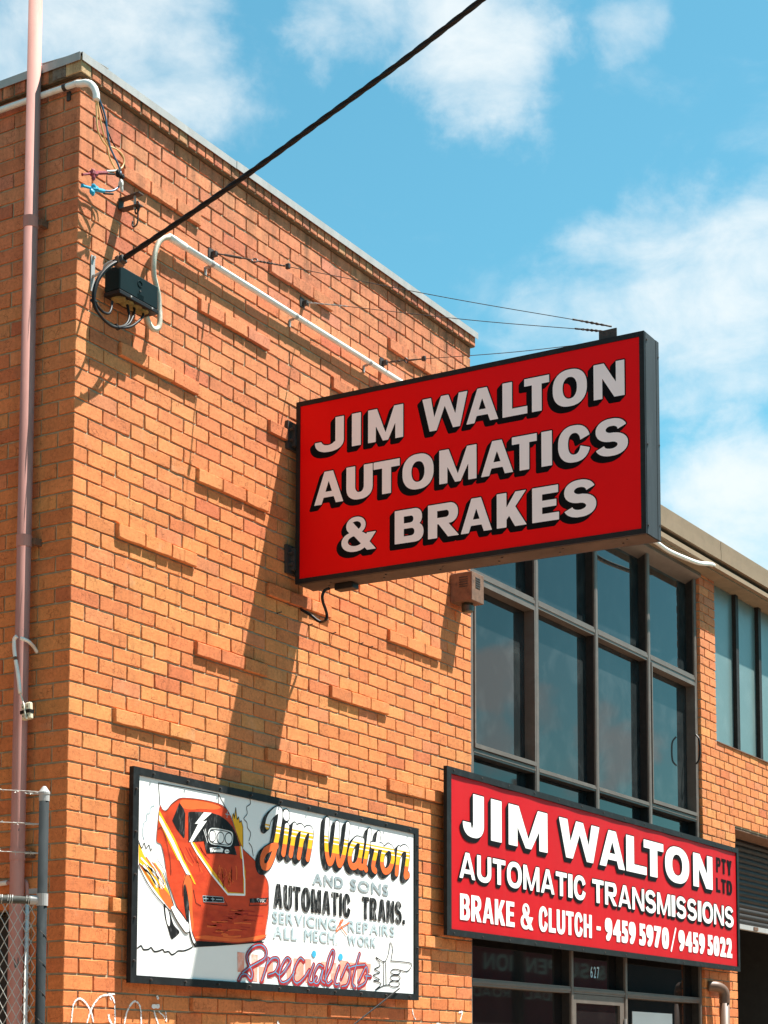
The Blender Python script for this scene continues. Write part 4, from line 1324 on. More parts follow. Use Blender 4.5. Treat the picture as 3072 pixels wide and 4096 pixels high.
flick(mixf(('a', [(690, 285), (700, 268), (706, 300), (714, 226), (724, 310), (734, 290), (742, 330), (750, 315), (764, 360), (766, 440), (764, 505), (745, 480), (725, 420), (705, 350)])), 'paint_yellow', 2)
lines('flame_outline', [mixf(('a', [(692, 300), (700, 266), (706, 300), (714, 226), (724, 310), (734, 290), (742, 330), (752, 315), (764, 360), (765, 500)]))], .0026, 'paint_line', pw, 3, 0)
lines('smoke_outline', [mixf(('b', [(35, 592), (60, 576), (76, 602), (112, 600), (128, 588), (150, 615), (182, 612), (210, 602), (222, 620), (250, 616), (270, 637), (292, 630), (316, 612), (350, 612), (388, 600), (415, 585)]))], .0042, 'paint_line', pw, 2, 4)
lines('smoke_outline', [mixf(('a', [(812, 165), (816, 200), (790, 222), (794, 268), (770, 302), (792, 330), (796, 366), (818, 402), (806, 456)])), mixf(('a', [(806, 470), (826, 500), (836, 560)]))], .0026, 'paint_line', pw, 2, 4)
lines('smoke_outline', [mixf(('a', [(150, 212), (126, 224), (120, 262), (100, 270), (98, 314), (80, 326), (72, 380), (72, 414), (80, 446)]))], .0034, 'paint_pale', pw, 2, 4)
lines('spoiler_outline', [mixf(('a', [(190, 210), (180, 55), (595, 132), (595, 200)])), mixf(('a', [(595, 132), (665, 262)]))], .0024, 'paint_line', pw, 2, 0)
# rear tyre, ground shadow
fill('tyre', mixf(('b', [(216, 288), (236, 305), (262, 355), (285, 430), (325, 478), (308, 505), (290, 520), (268, 528), (245, 455), (224, 375)])), 'paint_black', pw, 2)
fill('tyre_gap', mixf(('b', [(228, 310), (248, 340), (258, 400), (254, 440), (240, 420), (230, 360)])), 'paint_white', pw, 3)
fill('ground_shadow', mixf(('b', [(410, 540), (440, 546), (735, 562), (880, 536), (914, 555), (800, 562), (690, 571), (560, 580), (430, 586)])), 'paint_line', pw, 2, False)
# body
body = fill('car_body', mixf(('a', [(190, 210), (203, 238), (222, 248), (240, 236), (262, 205), (292, 180), (330, 161), (400, 163), (470, 172), (540, 185), (600, 203), (640, 230), (666, 266), (690, 320), (710, 385), (735, 455), (762, 512), (800, 550), (850, 602)]),
                            ('b', [(900, 80), (922, 108), (938, 150), (941, 220), (940, 330), (927, 420), (916, 505), (917, 522), (860, 545), (735, 563), (640, 557), (520, 550), (440, 545), (416, 534), (402, 480), (396, 420), (388, 330), (375, 408), (340, 372), (300, 290), (268, 200), (238, 110), (226, 20)]),
                            ('a', [(222, 590), (214, 545), (196, 480), (172, 466), (165, 440), (170, 372), (178, 290), (184, 240)])), 'paint_red', ms, 6)
def cp(name, parts, m, k, sm=True): return fill(name, mixf(*parts), m, body, k, sm)
cp('roof_highlight', [('a', [(330, 175), (400, 172), (480, 182), (560, 200), (610, 225), (560, 240), (470, 235), (400, 240), (340, 225)])], 'paint_orange', 7)
cp('bonnet_shade', [('a', [(560, 560), (620, 548), (715, 560), (720, 640), (700, 690), (610, 690), (575, 640)])], 'paint_red', 7)
cp('nose_tone', [('b', [(520, 330), (640, 345), (760, 335), (905, 330), (900, 420), (760, 410), (640, 430), (530, 410)])], 'paint_red', 7)
cp('bumper_light', [('b', [(425, 520), (520, 535), (640, 545), (735, 550), (860, 535), (912, 515), (908, 500), (760, 525), (640, 520), (500, 505)])], 'paint_orange', 7)
cp('wheel_arch_light', [('b', [(355, 95), (380, 80), (400, 105), (412, 200), (412, 330), (420, 430), (410, 480), (400, 420), (390, 320), (378, 200), (362, 150), (350, 190)])], 'paint_orange', 7)
cp('tyre', [('b', [(352, 160), (362, 155), (372, 195), (386, 270), (390, 330), (384, 420), (372, 400), (356, 300), (350, 220)])], 'paint_black', 8)
cp('tyre', [('b', [(384, 300), (396, 360), (408, 470), (438, 550), (425, 575), (405, 535), (390, 460)])], 'paint_black', 8)
cp('tyre_wall', [('b', [(388, 330), (396, 400), (408, 490), (430, 545), (424, 560), (410, 530), (394, 460), (389, 400)])], 'paint_white', 9)
cp('exhaust_pipe', [('b', [(264, 318), (280, 301), (300, 312), (378, 412), (388, 480), (362, 484), (330, 440), (290, 375)])], 'paint_white', 9)
lines('exhaust_outline', [mixf(('b', [(264, 322), (300, 395), (340, 455), (365, 486), (388, 482)])), mixf(('b', [(300, 308), (340, 360), (374, 410)]))], .0030, 'paint_line', body, 10)
cp('windscreen', [('a', [(383, 260), (400, 254), (485, 257), (545, 262), (600, 280), (650, 315), (690, 360), (716, 412), (741, 492), (700, 494), (600, 475), (500, 480), (492, 458), (384, 466)])], 'paint_black', 8, False)
cp('flash', [('a', [(490, 258), (545, 262), (478, 324), (512, 316), (412, 462), (388, 464), (452, 336), (428, 338)])], 'paint_white', 9, False)
cp('side_window', [('a', [(322, 192), (350, 232), (362, 270), (358, 430), (350, 437), (300, 372), (272, 315)])], 'paint_black', 8, False)
# engine
cp('engine_block', [('a', [(476, 372), (500, 364), (560, 362), (640, 380), (696, 392), (700, 490), (719, 556), (640, 546), (510, 541), (500, 500), (484, 420)])], 'paint_black', 10, False)
cp('scoop', [('a', [(516, 400), (528, 370), (560, 362), (640, 378), (682, 392), (692, 420), (688, 470), (668, 498), (620, 494), (540, 480), (518, 450)])], 'paint_white', 11)
for cx, cy in ((547, 424), (604, 435), (660, 440)):
    for rx_, ry_, m_, k_ in ((27, 42, 'paint_line', 12), (22, 35, 'paint_white', 13)):
        cp('scoop_ring', [('a', [(cx + rx_ * math.cos(t * math.pi / 8), cy + ry_ * math.sin(t * math.pi / 8)) for t in range(16)])], m_, k_)
lines('scoop_outline', [mixf(('a', [(516, 400), (528, 370), (560, 362), (640, 378), (682, 392), (692, 420), (688, 470), (668, 498), (620, 494), (540, 480), (518, 450), (516, 400)])), mixf(('a', [(528, 398), (545, 376), (640, 390), (680, 410), (680, 466), (655, 486), (545, 468), (528, 440), (528, 398)]))], .0022, 'paint_line', body, 14, 3)
cp('engine_detail', [('a', [(530, 505), (600, 500), (625, 512), (618, 535), (560, 532), (535, 535)])], 'paint_white', 12, False)
cp('engine_detail', [('a', [(635, 520), (655, 515), (665, 530), (655, 542), (636, 540)])], 'paint_white', 12)
for p_ in (((540, 530), (548, 508), (600, 505)), ((552, 532), (560, 514), (605, 512)), ((640, 528), (660, 530)), ((486, 380), (512, 470)), ((496, 372), (505, 420))):
    lines('engine_line', [mixf(('a', p_))], .0018, 'paint_line' if p_[0][0] > 500 else 'paint_white', body, 15, 0)
# brush marks on the nose and bonnet
pm('paint_dark_red', (.36, .026, .012), .2, scale=20)
rb_ = random.Random(21)
for k in range(26):
    y = rb_.uniform(325, 515); x = rb_.uniform(505, 800); l_ = rb_.uniform(30, 120)
    lines('brush_mark', [mixf(('b', [(x, y), (x + l_ * .5, y + rb_.uniform(-6, 8)), (min(905, x + l_), y + rb_.uniform(-5, 9))]))], rb_.uniform(.002, .006), rb_.choice(('paint_dark_red', 'paint_orange', 'paint_dark_red')), body, 8)
for k in range(16):
    x = rb_.uniform(590, 720); y = rb_.uniform(20, 90)
    lines('brush_mark', [mixf(('b', [(x, y), (x + rb_.uniform(-8, 14), y + 40), (x + rb_.uniform(-14, 20), y + rb_.uniform(60, 100))]))], rb_.uniform(.002, .005), rb_.choice(('paint_dark_red', 'paint_orange')), body, 8)
for k in range(14):
    x = rb_.uniform(300, 480); y = rb_.uniform(480, 640)
    lines('brush_mark', [mixf(('a', [(x, y), (x + 20, y + 40), (x + rb_.uniform(30, 60), y + rb_.uniform(70, 110))]))], rb_.uniform(.002, .005), rb_.choice(('paint_dark_red', 'paint_orange')), body, 7)
# stripes
cp('side_stripe', [('a', [(183, 245), (215, 305), (290, 440), (350, 580), (405, 690)]), ('b', [(436, 152), (424, 148), (385, 70), (340, -10)]), ('a', [(310, 590), (250, 470), (205, 370), (178, 318)])], 'paint_yellow', 8, False)
cp('side_stripe', [('a', [(181, 278), (200, 306), (280, 455), (345, 600), (398, 692), (372, 692), (325, 600), (262, 470), (208, 366), (180, 312)])], 'paint_white', 9, False)
cp('bonnet_stripe', [('a', [(398, 468), (424, 466), (500, 585), (578, 692)]), ('b', [(660, 205), (765, 212), (760, -20)]), ('a', [(745, 575), (738, 494), (752, 494), (766, 600)]), ('b', [(778, 60), (780, 228), (652, 222), (595, 140)]), ('a', [(520, 660), (440, 545)])], 'paint_yellow', 8, False)
lines('bonnet_stripe', [mixf(('a', [(404, 470), (440, 535), (520, 650), (545, 690)]), ('b', [(590, 140), (655, 220), (772, 224)])), mixf(('a', [(750, 497), (762, 600), (766, 690)]), ('b', [(772, 120), (772, 224)]))], .0060, 'paint_white', body, 10, 0)
# lights
cp('headlight', [('b', [(482, 230), (622, 240), (630, 276), (488, 272)])], 'paint_black', 8, False)
cp('headlight', [('b', [(808, 250), (928, 245), (925, 275), (808, 280)])], 'paint_black', 8, False)
lines('headlight_outline', [mixf(('b', [(622, 240), (654, 300), (505, 285), (488, 272)])), mixf(('b', [(808, 280), (804, 300), (930, 292), (938, 246), (926, 246)])), mixf(('b', [(418, 190), (436, 280), (470, 300)])), mixf(('b', [(345, 230), (345, 160), (365, 85), (385, 78), (402, 110)]))], .0018, 'paint_line', body, 9, 0)
lines('headlight_glint', [mixf(('b', [(488, 250), (520, 252)])), mixf(('b', [(504, 236), (504, 266)])), mixf(('b', [(540, 252), (562, 254)])), mixf(('b', [(552, 240), (552, 266)])), mixf(('b', [(575, 256), (615, 258)])), mixf(('a', [(640, 270), (664, 276)])), mixf(('a', [(652, 255), (650, 295)]))], .0026, 'paint_pale', body, 10, 0)
lines('headlight_outline', [[p_ for p_ in mixf(('b', [(482, 230), (622, 240), (630, 276), (488, 272), (482, 230)]))]], .0016, 'paint_pale', body, 10, 0)
lines('panel_line', [mixf(('a', [(175, 372), (195, 365), (215, 400), (240, 500), (258, 600), (262, 690)])), mixf(('a', [(190, 212), (203, 238), (222, 248), (240, 236), (262, 205), (292, 180), (330, 160), (400, 162), (470, 171), (540, 184), (600, 202), (640, 229), (666, 266), (690, 320), (710, 385), (735, 455), (762, 512), (800, 550), (850, 602)]), ('b', [(900, 80), (922, 108), (938, 150), (941, 220), (940, 330), (927, 420), (917, 522), (860, 545), (735, 563), (640, 557), (520, 550), (440, 545)]))], .0018, 'paint_line', body, 11, 3)
a = cv.zeros()
(u0_, v0_), (u1_, v1_) = mp_(FB, [(858, 272), (916, 252)])
draw_text(cv, a, 'PONKIAC', u0_, u1_, v0_, v1_, 0, 0, gap=.12)
paint_each('nose_letter', cv, a, pl_(10), 'paint_white', body, .1, 3)

# script name with bands of colour
def st(pts, n=5): return [(q.x, q.y) for q in smoothpts([(p[0], p[1], 0) for p in mp_(FC_, pts)], n)]
a = cv.zeros()
W_ = .0220
for pts in ([(118, 168), (130, 125), (158, 92), (184, 82), (190, 110), (180, 180), (168, 250), (150, 330), (124, 384), (98, 388), (90, 350), (106, 308), (138, 286), (168, 276)],
            [(226, 172), (218, 240), (206, 318)], [(268, 170), (258, 250), (246, 325)], [(258, 235), (278, 190), (302, 178), (312, 200), (302, 270), (290, 335)], [(306, 245), (326, 198), (348, 188), (358, 210), (348, 290), (338, 345)],
            [(446, 138), (440, 220), (442, 310), (456, 368), (476, 340), (492, 230), (500, 160)], [(500, 160), (498, 280), (504, 360), (516, 376), (536, 320), (552, 220), (558, 165)],
            [(634, 252), (604, 246), (576, 290), (566, 350), (580, 388), (606, 380), (624, 330), (636, 250), (624, 330), (620, 385), (634, 392)],
            [(676, 200), (664, 290), (648, 380), (656, 404)], [(726, 215), (712, 300), (694, 390), (706, 412)], [(690, 274), (742, 282)],
            [(778, 282), (752, 310), (742, 370), (756, 414), (784, 404), (802, 350), (798, 300), (778, 282)],
            [(836, 296), (828, 360), (822, 426)], [(828, 350), (848, 300), (872, 292), (884, 320), (876, 390), (870, 440), (884, 436)]):
    cv.stroke(a, st(pts), W_)
dot = mp_(FC_, [(222, 110)])[0]
cv.stroke(a, [dot, (dot[0] + .001, dot[1])], .034)
edge = grow(a, 3)
sh = edge.copy()
for k in range(1, 17): sh = np.maximum(sh, shift(edge, -k, -int(k * .62)))
paint_each('script_shadow', cv, sh, pl_(7), 'paint_black', pw, .2)
paint_each('script_letter', cv, a, pl_(8), 'paint_white', pw, .2)
VV = np.arange(cv.ny) * cv.res
z1 = mp_(FC_, [(160, 190)])[0][1]; z2 = mp_(FC_, [(160, 258)])[0][1]
def band(lo, hi):
    b = a.copy(); b[(VV > hi) | (VV < lo), :] = 0; return b
paint_each('script_band', cv, np.maximum(band(z2, z1 - .018), np.maximum(band(z1 - .010, z1 + .006), band(z1 + .016, z1 + .026))), pl_(9), 'paint_yellow', pw, .2)
paint_each('script_band', cv, band(0, z2), pl_(9), 'paint_orange', pw, .2)
# lettering in lines
def boxd(l, t, r_, b_):
    (x0, y0), (x1, y1) = mp_(FD, [l, r_]); return x0, x1
def txt(name, s_, bl, br, tl, tr, m, bx, by, gap, k=7, block=False):
    P = mp_(FD, [bl, br, tl, tr])
    x0, x1 = (P[0][0] + P[2][0]) / 2, (P[1][0] + P[3][0]) / 2
    y0, y1 = (P[0][1] + P[1][1]) / 2, (P[2][1] + P[3][1]) / 2
    a = cv.zeros()
    if block: block_text(cv, a, s_, x0, x1, y0, y1, .33, .19, .10)
    else: draw_text(cv, a, s_, x0, x1, y0, y1, bx, by, gap)
    return paint_each(name, cv, a, pl_(k), m, pw, .15)
txt('painted_letter', 'AND', (425, 66), (576, 92), (430, 14), (576, 36), 'paint_grey', .004, .003, .16)
txt('painted_letter', 'SONS', (610, 98), (797, 127), (610, 44), (797, 70), 'paint_grey', .004, .003, .16)
txt('painted_letter', 'AUTOMATIC', (232, 185), (613, 230), (240, 68), (610, 118), 'paint_letters', 0, 0, 0, block=True)
txt('painted_letter', 'TRANS.', (668, 240), (884, 265), (668, 132), (884, 158), 'paint_letters', 0, 0, 0, block=True)
txt('painted_letter', 'SERVICING', (228, 258), (542, 292), (232, 200), (542, 238), 'paint_pale', .003, .002, .16)
txt('painted_letter', 'REPAIRS', (600, 299), (827, 326), (600, 247), (827, 272), 'paint_pale', .003, .002, .16)
txt('painted_letter', 'ALL', (228, 330), (350, 345), (240, 272), (350, 285), 'paint_pale', .003, .002, .16)
txt('painted_letter', 'MECH.', (386, 345), (548, 362), (386, 288), (548, 306), 'paint_pale', .003, .002, .16)
txt('painted_letter', 'WORK', (596, 364), (735, 380), (596, 312), (735, 330), 'paint_pale', .003, .002, .16)
lines('ampersand', [mp_(FD, [(604, 258), (560, 284), (542, 300), (548, 278), (572, 250), (574, 243), (560, 252), (566, 280), (592, 316)])], .0042, 'paint_orange', pw, 8)
# ghost of older lettering, then the script word
for (l, t, r_, b_) in ((205, 430, 235, 530), (300, 425, 325, 540), (335, 430, 385, 550), (392, 432, 420, 552), (470, 445, 505, 560), (515, 450, 545, 560), (560, 440, 600, 575), (608, 450, 640, 580), (645, 445, 690, 585), (690, 455, 712, 500), (130, 410, 160, 545), (165, 470, 195, 550), (60, 400, 95, 500)):
    fill('ghost_lettering', mp_(FD, [(l, t), (r_, t + 4), (r_ - 2, b_), (l + 2, b_ - 3)]), 'paint_pink', pw, 2, False)
sps = [[(66, 540), (80, 515), (104, 512), (126, 535), (132, 500), (112, 455), (108, 415), (138, 378), (176, 370), (200, 395), (194, 432), (160, 455), (120, 478), (85, 505)],
       [(212, 435), (196, 490), (178, 545)], [(206, 462), (228, 436), (254, 434), (262, 456), (244, 500), (212, 514)], [(244, 500), (270, 515), (306, 470), (318, 446), (302, 432), (280, 462), (264, 515), (276, 552), (310, 540), (338, 500)],
       [(384, 446), (366, 434), (342, 474), (332, 530), (350, 556), (384, 530), (410, 490)], [(432, 462), (412, 520), (410, 550), (428, 552), (446, 525)], [(478, 474), (456, 466), (434, 510), (434, 550), (456, 552), (478, 490), (470, 540), (486, 556)],
       [(486, 540), (518, 470), (532, 410), (522, 396), (504, 440), (490, 520), (500, 558), (520, 545)], [(556, 472), (538, 530), (538, 562), (556, 560)], [(566, 530), (592, 470), (602, 466), (610, 510), (596, 562), (570, 572)],
       [(656, 410), (636, 480), (620, 550), (634, 574)], [(600, 482), (640, 470), (682, 466)], [(652, 545), (686, 478), (694, 500), (684, 550), (650, 574)], [(684, 520), (710, 522)]]
SPm = [mp_(FD, s_) for s_ in sps]
lines('script_word', SPm, .0165, 'paint_maroon', pw, 5)
lines('script_word_highlight', [[(u - .002, v + .004) for u, v in P] for P in SPm], .0026, 'paint_blue', pw, 6)
for c_ in ((433, 410), (563, 425)): fill('script_dot', mp_(FD, [(c_[0] + 11 * math.cos(t * math.pi / 6), c_[1] + 17 * math.sin(t * math.pi / 6)) for t in range(12)]), 'paint_blue', pw, 6)
# pointing hand
ell = lambda cx, cy, rx_, ry_: [(cx + rx_ * math.cos(t * math.pi / 6), cy + ry_ * math.sin(t * math.pi / 6)) for t in range(13)]
lines('pointing_hand', [mp_(FD, p_) for p_ in ([(735, 425), (778, 448), (798, 405), (805, 355), (818, 385), (809, 444)], [(809, 444), (860, 448), (908, 456), (904, 480), (884, 496), (854, 488)], ell(832, 497, 24, 13), ell(830, 527, 25, 14), ell(826, 556, 26, 15), [(735, 425), (757, 466), (728, 484), (756, 500), (722, 514), (754, 535), (724, 540), (762, 555), (732, 586), (770, 566), (804, 560)], [(772, 448), (774, 560)], [(784, 450), (786, 558)])], .0034, 'paint_line', pw, 5, 3)
# a metal rod leaning from the sign's lower corner
ZB_ = Fr(1000, 3850, 1.0578)
rod = obj('metal_rod', TB([ZB_.at((632, 110), y=MY - .01), ZB_.at((440, 262), y=MY - .05)], .005, 8), 'rubber')
tag(rod, 'thin dark rod sloping down from the lower right corner of the white sign', 'rod')

# ------------------------------------------------------------------ service cable and its box
FCb = Fr(250, 800, 2.765)
def twisted(bm, axis, R, r, n=4, lay=.42, sm=8):
    """strands wound round the axis"""
    A = smoothpts(axis, sm)
    # resample evenly
    L = [0.0]
    for p, q in zip(A[:-1], A[1:]): L.append(L[-1] + (q - p).length)
    N_ = max(8, int(L[-1] / .03))
    pts = []; i = 0
    for k in range(N_ + 1):
        s_ = L[-1] * k / N_
        while i < len(L) - 2 and L[i + 1] < s_: i += 1
        t = (s_ - L[i]) / max(1e-9, L[i + 1] - L[i])
        pts.append(A[i].lerp(A[i + 1], t))
    for c in range(n):
        P = []
        for k, p in enumerate(pts):
            d = (pts[min(k + 1, N_)] - pts[max(k - 1, 0)]).normalized()
            a_ = d.cross(Vector((0, 0, 1))).normalized(); b_ = d.cross(a_)
            th = 2 * math.pi * (c / n + L[-1] * k / N_ / lay)
            P.append(p + (a_ * math.cos(th) + b_ * math.sin(th)) * R)
        tube(bm, P, r, 8)
P0 = FCb.at((665, 655), y=-.225)
pxs = [(275, 553), (400, 470), (540, 373), (700, 256), (860, 139), (1040, 0)]
t0 = (P0 - CAM).dot(fw)
pts = [P0]
for k, q in enumerate(pxs[1:], 1):
    f = (q[0] - 275) / (1040 - 275)
    pts.append(DISP.at(q, t=t0 + (8.55 - t0) * f))
d_ = (pts[-1] - pts[-2]).normalized()
for k in range(1, 9): pts.append(pts[-1] + (d_ + Vector((0, 0, .004 * k))).normalized() * 1.0)
CEND = pts[-1]
bm = bmesh.new(); twisted(bm, pts, .0078, .0074)
cable = obj('service_cable', bm, 'rubber', smooth=True)
tag(cable, 'thick black twisted power cable rising from the wall across the sky', 'cable')
# anchor: galvanised strap on the wall with a clamp arm
an_ = thing('cable_anchor', 'galvanised wall strap with clamp holding the black power cable', 'bracket', (.125, 0, ZG - 1.2))
obj('strap', B(.108, .142, -.007, -.0022, ZG - 1.178, ZG - .972, bev=.0015), 'galv', an_)
for z in (-.985, -1.09): obj('bolt', TB([(.125, -.007, ZG + z), (.125, -.020, ZG + z)], .009, 6), 'galv', an_)
obj('clamp_arm', TB([(.127, -.012, ZG - 1.09), (.128, -.075, ZG - 1.075), (.128, -.085, ZG - 1.05), (.13, -.13, ZG - 1.035), (P0.x, P0.y + .03, P0.z - .01)], .0075, 8, 4), 'galv', an_)
m_ = Matrix.Translation(P0) @ (pts[1] - P0).to_track_quat('X', 'Z').to_matrix().to_4x4()
bm = bmesh.new(); box(bm, -.055, .015, -.020, .020, -.022, .018, bev=.003, mtx=m_)
obj('wedge_clamp', bm, 'dark_steel', an_)
bm = bmesh.new(); box(bm, -.035, -.008, -.024, .024, -.027, .024, bev=.003, mtx=m_)
obj('clamp_band', bm, 'rust', an_)
# junction box
M['green_box'] = mat('dark_green_moulded_plastic', (.0022, .012, .0135), .55, spec=.1, var=.2, scale=10, dirt=.3, dirtcol=(.010, .016, .016), dscale=16)
M['foam'] = mat('yellow_expanding_foam', (.20, .145, .045), .9, var=.35, scale=40, bump=.6, bscale=70)
jb = thing('junction_box', 'dark green junction box with cable tails hanging under it on the brick wall', 'junction box', (.36, -.08, ZG - 1.2))
JX0, JX1, JZ0, JZ1, JY0, JY1 = .192, .526, ZG - 1.190, ZG - 1.030, -.140, -.030
obj('case', B(JX0, JX1, JY0, JY1, JZ0 + .024, JZ1, bev=.006), 'green_box', jb)
obj('base_rim', B(JX0 - .003, JX1 + .003, JY0 - .003, JY1, JZ0, JZ0 + .0235, bev=.003), 'rubber', jb)
cx, cz = (JX0 + JX1) / 2 + .005, JZ1 - .045
ring = [(cx + .019 * math.cos(t * math.pi / 10), JY0 - .0015, cz + .017 * math.sin(t * math.pi / 10)) for t in range(21)]
obj('emblem', TB(ring, .0022, 6), 'green_box', jb)
obj('screw', TB([(cx + .002, JY0 + .001, JZ0 + .075), (cx + .002, JY0 - .004, JZ0 + .075)], .006, 8), 'dark_steel', jb)
for k in range(4): obj('cast_line', B(cx - .018, cx + .035, JY0 - .0016, JY0 + .001, JZ0 + .037 + k * .006, JZ0 + .0395 + k * .006), 'green_box', jb)
for x in (JX0 + .09, JX1 - .06): obj('cover_screw', TB([(x, JY0 - .001, JZ0 + .012), (x, JY0 - .010, JZ0 + .012)], .0055, 8), 'galv', jb)
bm = bmesh.new()
rr = random.Random(4)
for k in range(4):
    bmesh.ops.create_icosphere(bm, subdivisions=2, radius=1, matrix=Matrix.Translation((JX0 + .06 + k * .065, -.085, JZ0 + .002)) @ Matrix.Diagonal((.045, .045, .016, 1)))
for v in bm.verts: v.co += Vector((rr.uniform(-.004, .004), rr.uniform(-.004, .004), rr.uniform(-.004, .004)))
obj('foam_seal', bm, 'foam', jb)
def cl(px, ys):
    """a run of cable measured in the crop, with its distance from the wall"""
    return [FCb.at(p, y=y) for p, y in zip(px, ys)]
main = [(655, 665), (560, 705), (470, 775), (400, 870), (358, 980), (345, 1090), (362, 1190), (425, 1290), (515, 1375), (600, 1408)]
ym = [-.20, -.195, -.19, -.185, -.18, -.175, -.17, -.165, -.155, -.145]
ends = [([(690, 1385), (735, 1310), (728, 1210), (705, 1120)], [-.13, -.115, -.10, -.09]), ([(720, 1385), (775, 1300), (795, 1225), (788, 1170)], [-.13, -.115, -.10, -.09]), ([(740, 1405), (830, 1350), (885, 1290), (893, 1240)], [-.135, -.12, -.105, -.09])]
for k, (e_, ye) in enumerate(ends):
    mm = [(x + (k - 1) * 9 + (5 if i > 6 else 0) * (1 - k), y + (k - 1) * 5) for i, (x, y) in enumerate(main)]
    obj('cable_tail', TB(cl(mm + e_, [y - .007 * (k % 2) for y in ym] + ye), .0072, 8, 5), 'rubber', jb, smooth=True)
obj('cable_tail', TB(cl([(650, 672), (545, 720), (450, 800), (385, 900), (352, 1010), (352, 1110), (400, 1190), (450, 1240), (510, 1255), (540, 1200), (548, 1120)], [-.195, -.19, -.185, -.18, -.175, -.17, -.165, -.15, -.13, -.11, -.10]), .0072, 8, 5), 'rubber', jb, smooth=True)
for p_ in ((345, 1120), (600, 1405)):
    c = FCb.at(p_, y=-.17 if p_[0] < 400 else -.145)
    obj('cable_tie', TB([c + Vector((-.014, 0, .004)), c + Vector((.014, 0, -.004))], .013, 8), 'rubber', jb)
# corrugated flexible conduit
fx = [(1180, 412), (1115, 425), (1060, 480), (1022, 590), (1008, 720), (1012, 840), (1035, 940), (1062, 1060), (1070, 1200), (1076, 1330), (1058, 1415), (1005, 1430), (962, 1375), (930, 1290)]
fy_ = [-.047, -.05, -.055, -.06, -.06, -.055, -.05, -.05, -.055, -.07, -.08, -.085, -.085, -.085]
A = smoothpts(cl(fx, fy_), 14)
bm = bmesh.new()
nA = len(A) - 1
# many rings so that the corrugation is real
D_ = []
for i in range(nA):
    for s_ in range(4): D_.append(A[i].lerp(A[i + 1], s_ / 4))
D_.append(A[-1])
tube(bm, D_, lambda f: .0146 + .0012 * math.sin(f * (len(D_) - 1) * math.pi / 1.5), 12)
o = obj('flexible_conduit', bm, 'cream_pvc', smooth=True)
tag(o, 'cream corrugated conduit looping from the wall pipe under the green box', 'conduit')
c = FCb.at((1075, 1245), y=-.056)
obj('conduit_clip', TB([c + Vector((0, 0, .010)), c + Vector((0, 0, -.010))], .0162, 10), 'galv', jb)

# rigid white conduit on the front wall
wc = thing('wall_conduit', 'long straight white conduit clipped along the sunlit brick wall towards the hanging sign', 'conduit', (2.0, -.045, ZG - .64))
c0 = FCb.at((1180, 410), y=-.047)
c1 = Vector((3.60, -.047, ZG - .640))
obj('pipe', TB([c0 + (c1 - c0) * .045, c1], .0182, 14), 'white_pvc', wc, smooth=True)
obj('socket', TB([c0, c0 + (c1 - c0) * .052], .0222, 14), 'white_pvc', wc, smooth=True)
for x in (1.14, 2.03, 2.92):
    z = c0.z + (c1.z - c0.z) * (x - c0.x) / (c1.x - c0.x)
    s_ = obj('saddle', TB([(x - .012, -.047, z), (x + .012, -.047, z)], .0205, 14), 'galv', wc)
    obj('saddle_foot', B(x - .012, x + .012, -.006, -.0022, z - .062, z - .012, bev=.002), 'galv', s_)
    obj('saddle_post', B(x - .008, x + .008, -.032, -.0065, z - .022, z - .012), 'galv', s_)

# hook bracket
hk = thing('hook_bracket', 'rusty steel U bracket with an empty S hook high on the corner', 'bracket', (.35, -.07, ZG - .68))
bm = bmesh.new()
prof = [(-.004, ZG - .560), (-.15, ZG - .556), (-.15, ZG - .562), (-.012, ZG - .566), (-.009, ZG - .575), (-.009, ZG - .610), (-.012, ZG - .620), (-.15, ZG - .624), (-.15, ZG - .630), (-.006, ZG - .626), (-.0022, ZG - .620), (-.0022, ZG - .566)]
for i in range(len(prof) - 1): pass
A_ = [bm.verts.new((.330, y, z)) for y, z in prof]; C_ = [bm.verts.new((.372, y, z)) for y, z in prof]
n = len(prof)
for i in range(n): bm.faces.new((A_[i], A_[(i + 1) % n], C_[(i + 1) % n], C_[i]))
for V_ in (A_, C_):
    bm.faces.new((V_[0], V_[1], V_[2], V_[3], V_[11])) if False else None
    for q in ((0, 1, 2, 3), (0, 3, 4, 11), (4, 5, 10, 11), (5, 6, 9, 10), (6, 7, 8, 9)): bm.faces.new([V_[k] for k in q])
obj('strap', bm, 'dark_steel', hk)
obj('bolt', TB([(.351, -.105, ZG - .545), (.351, -.105, ZG - .640)], .007, 8), 'galv', hk)
hp = [(.351, -.12, -.600), (.351, -.135, -.612), (.351, -.135, -.650), (.353, -.115, -.668), (.355, -.105, -.650), (.355, -.11, -.636), (.357, -.12, -.640), (.36, -.122, -.69), (.36, -.115, -.725), (.36, -.095, -.735), (.36, -.082, -.722), (.36, -.085, -.70)]
obj('s_hook', TB([(x, y, ZG + z) for x, y, z in hp], .0048, 8, 4), 'dark_steel', hk, smooth=True)

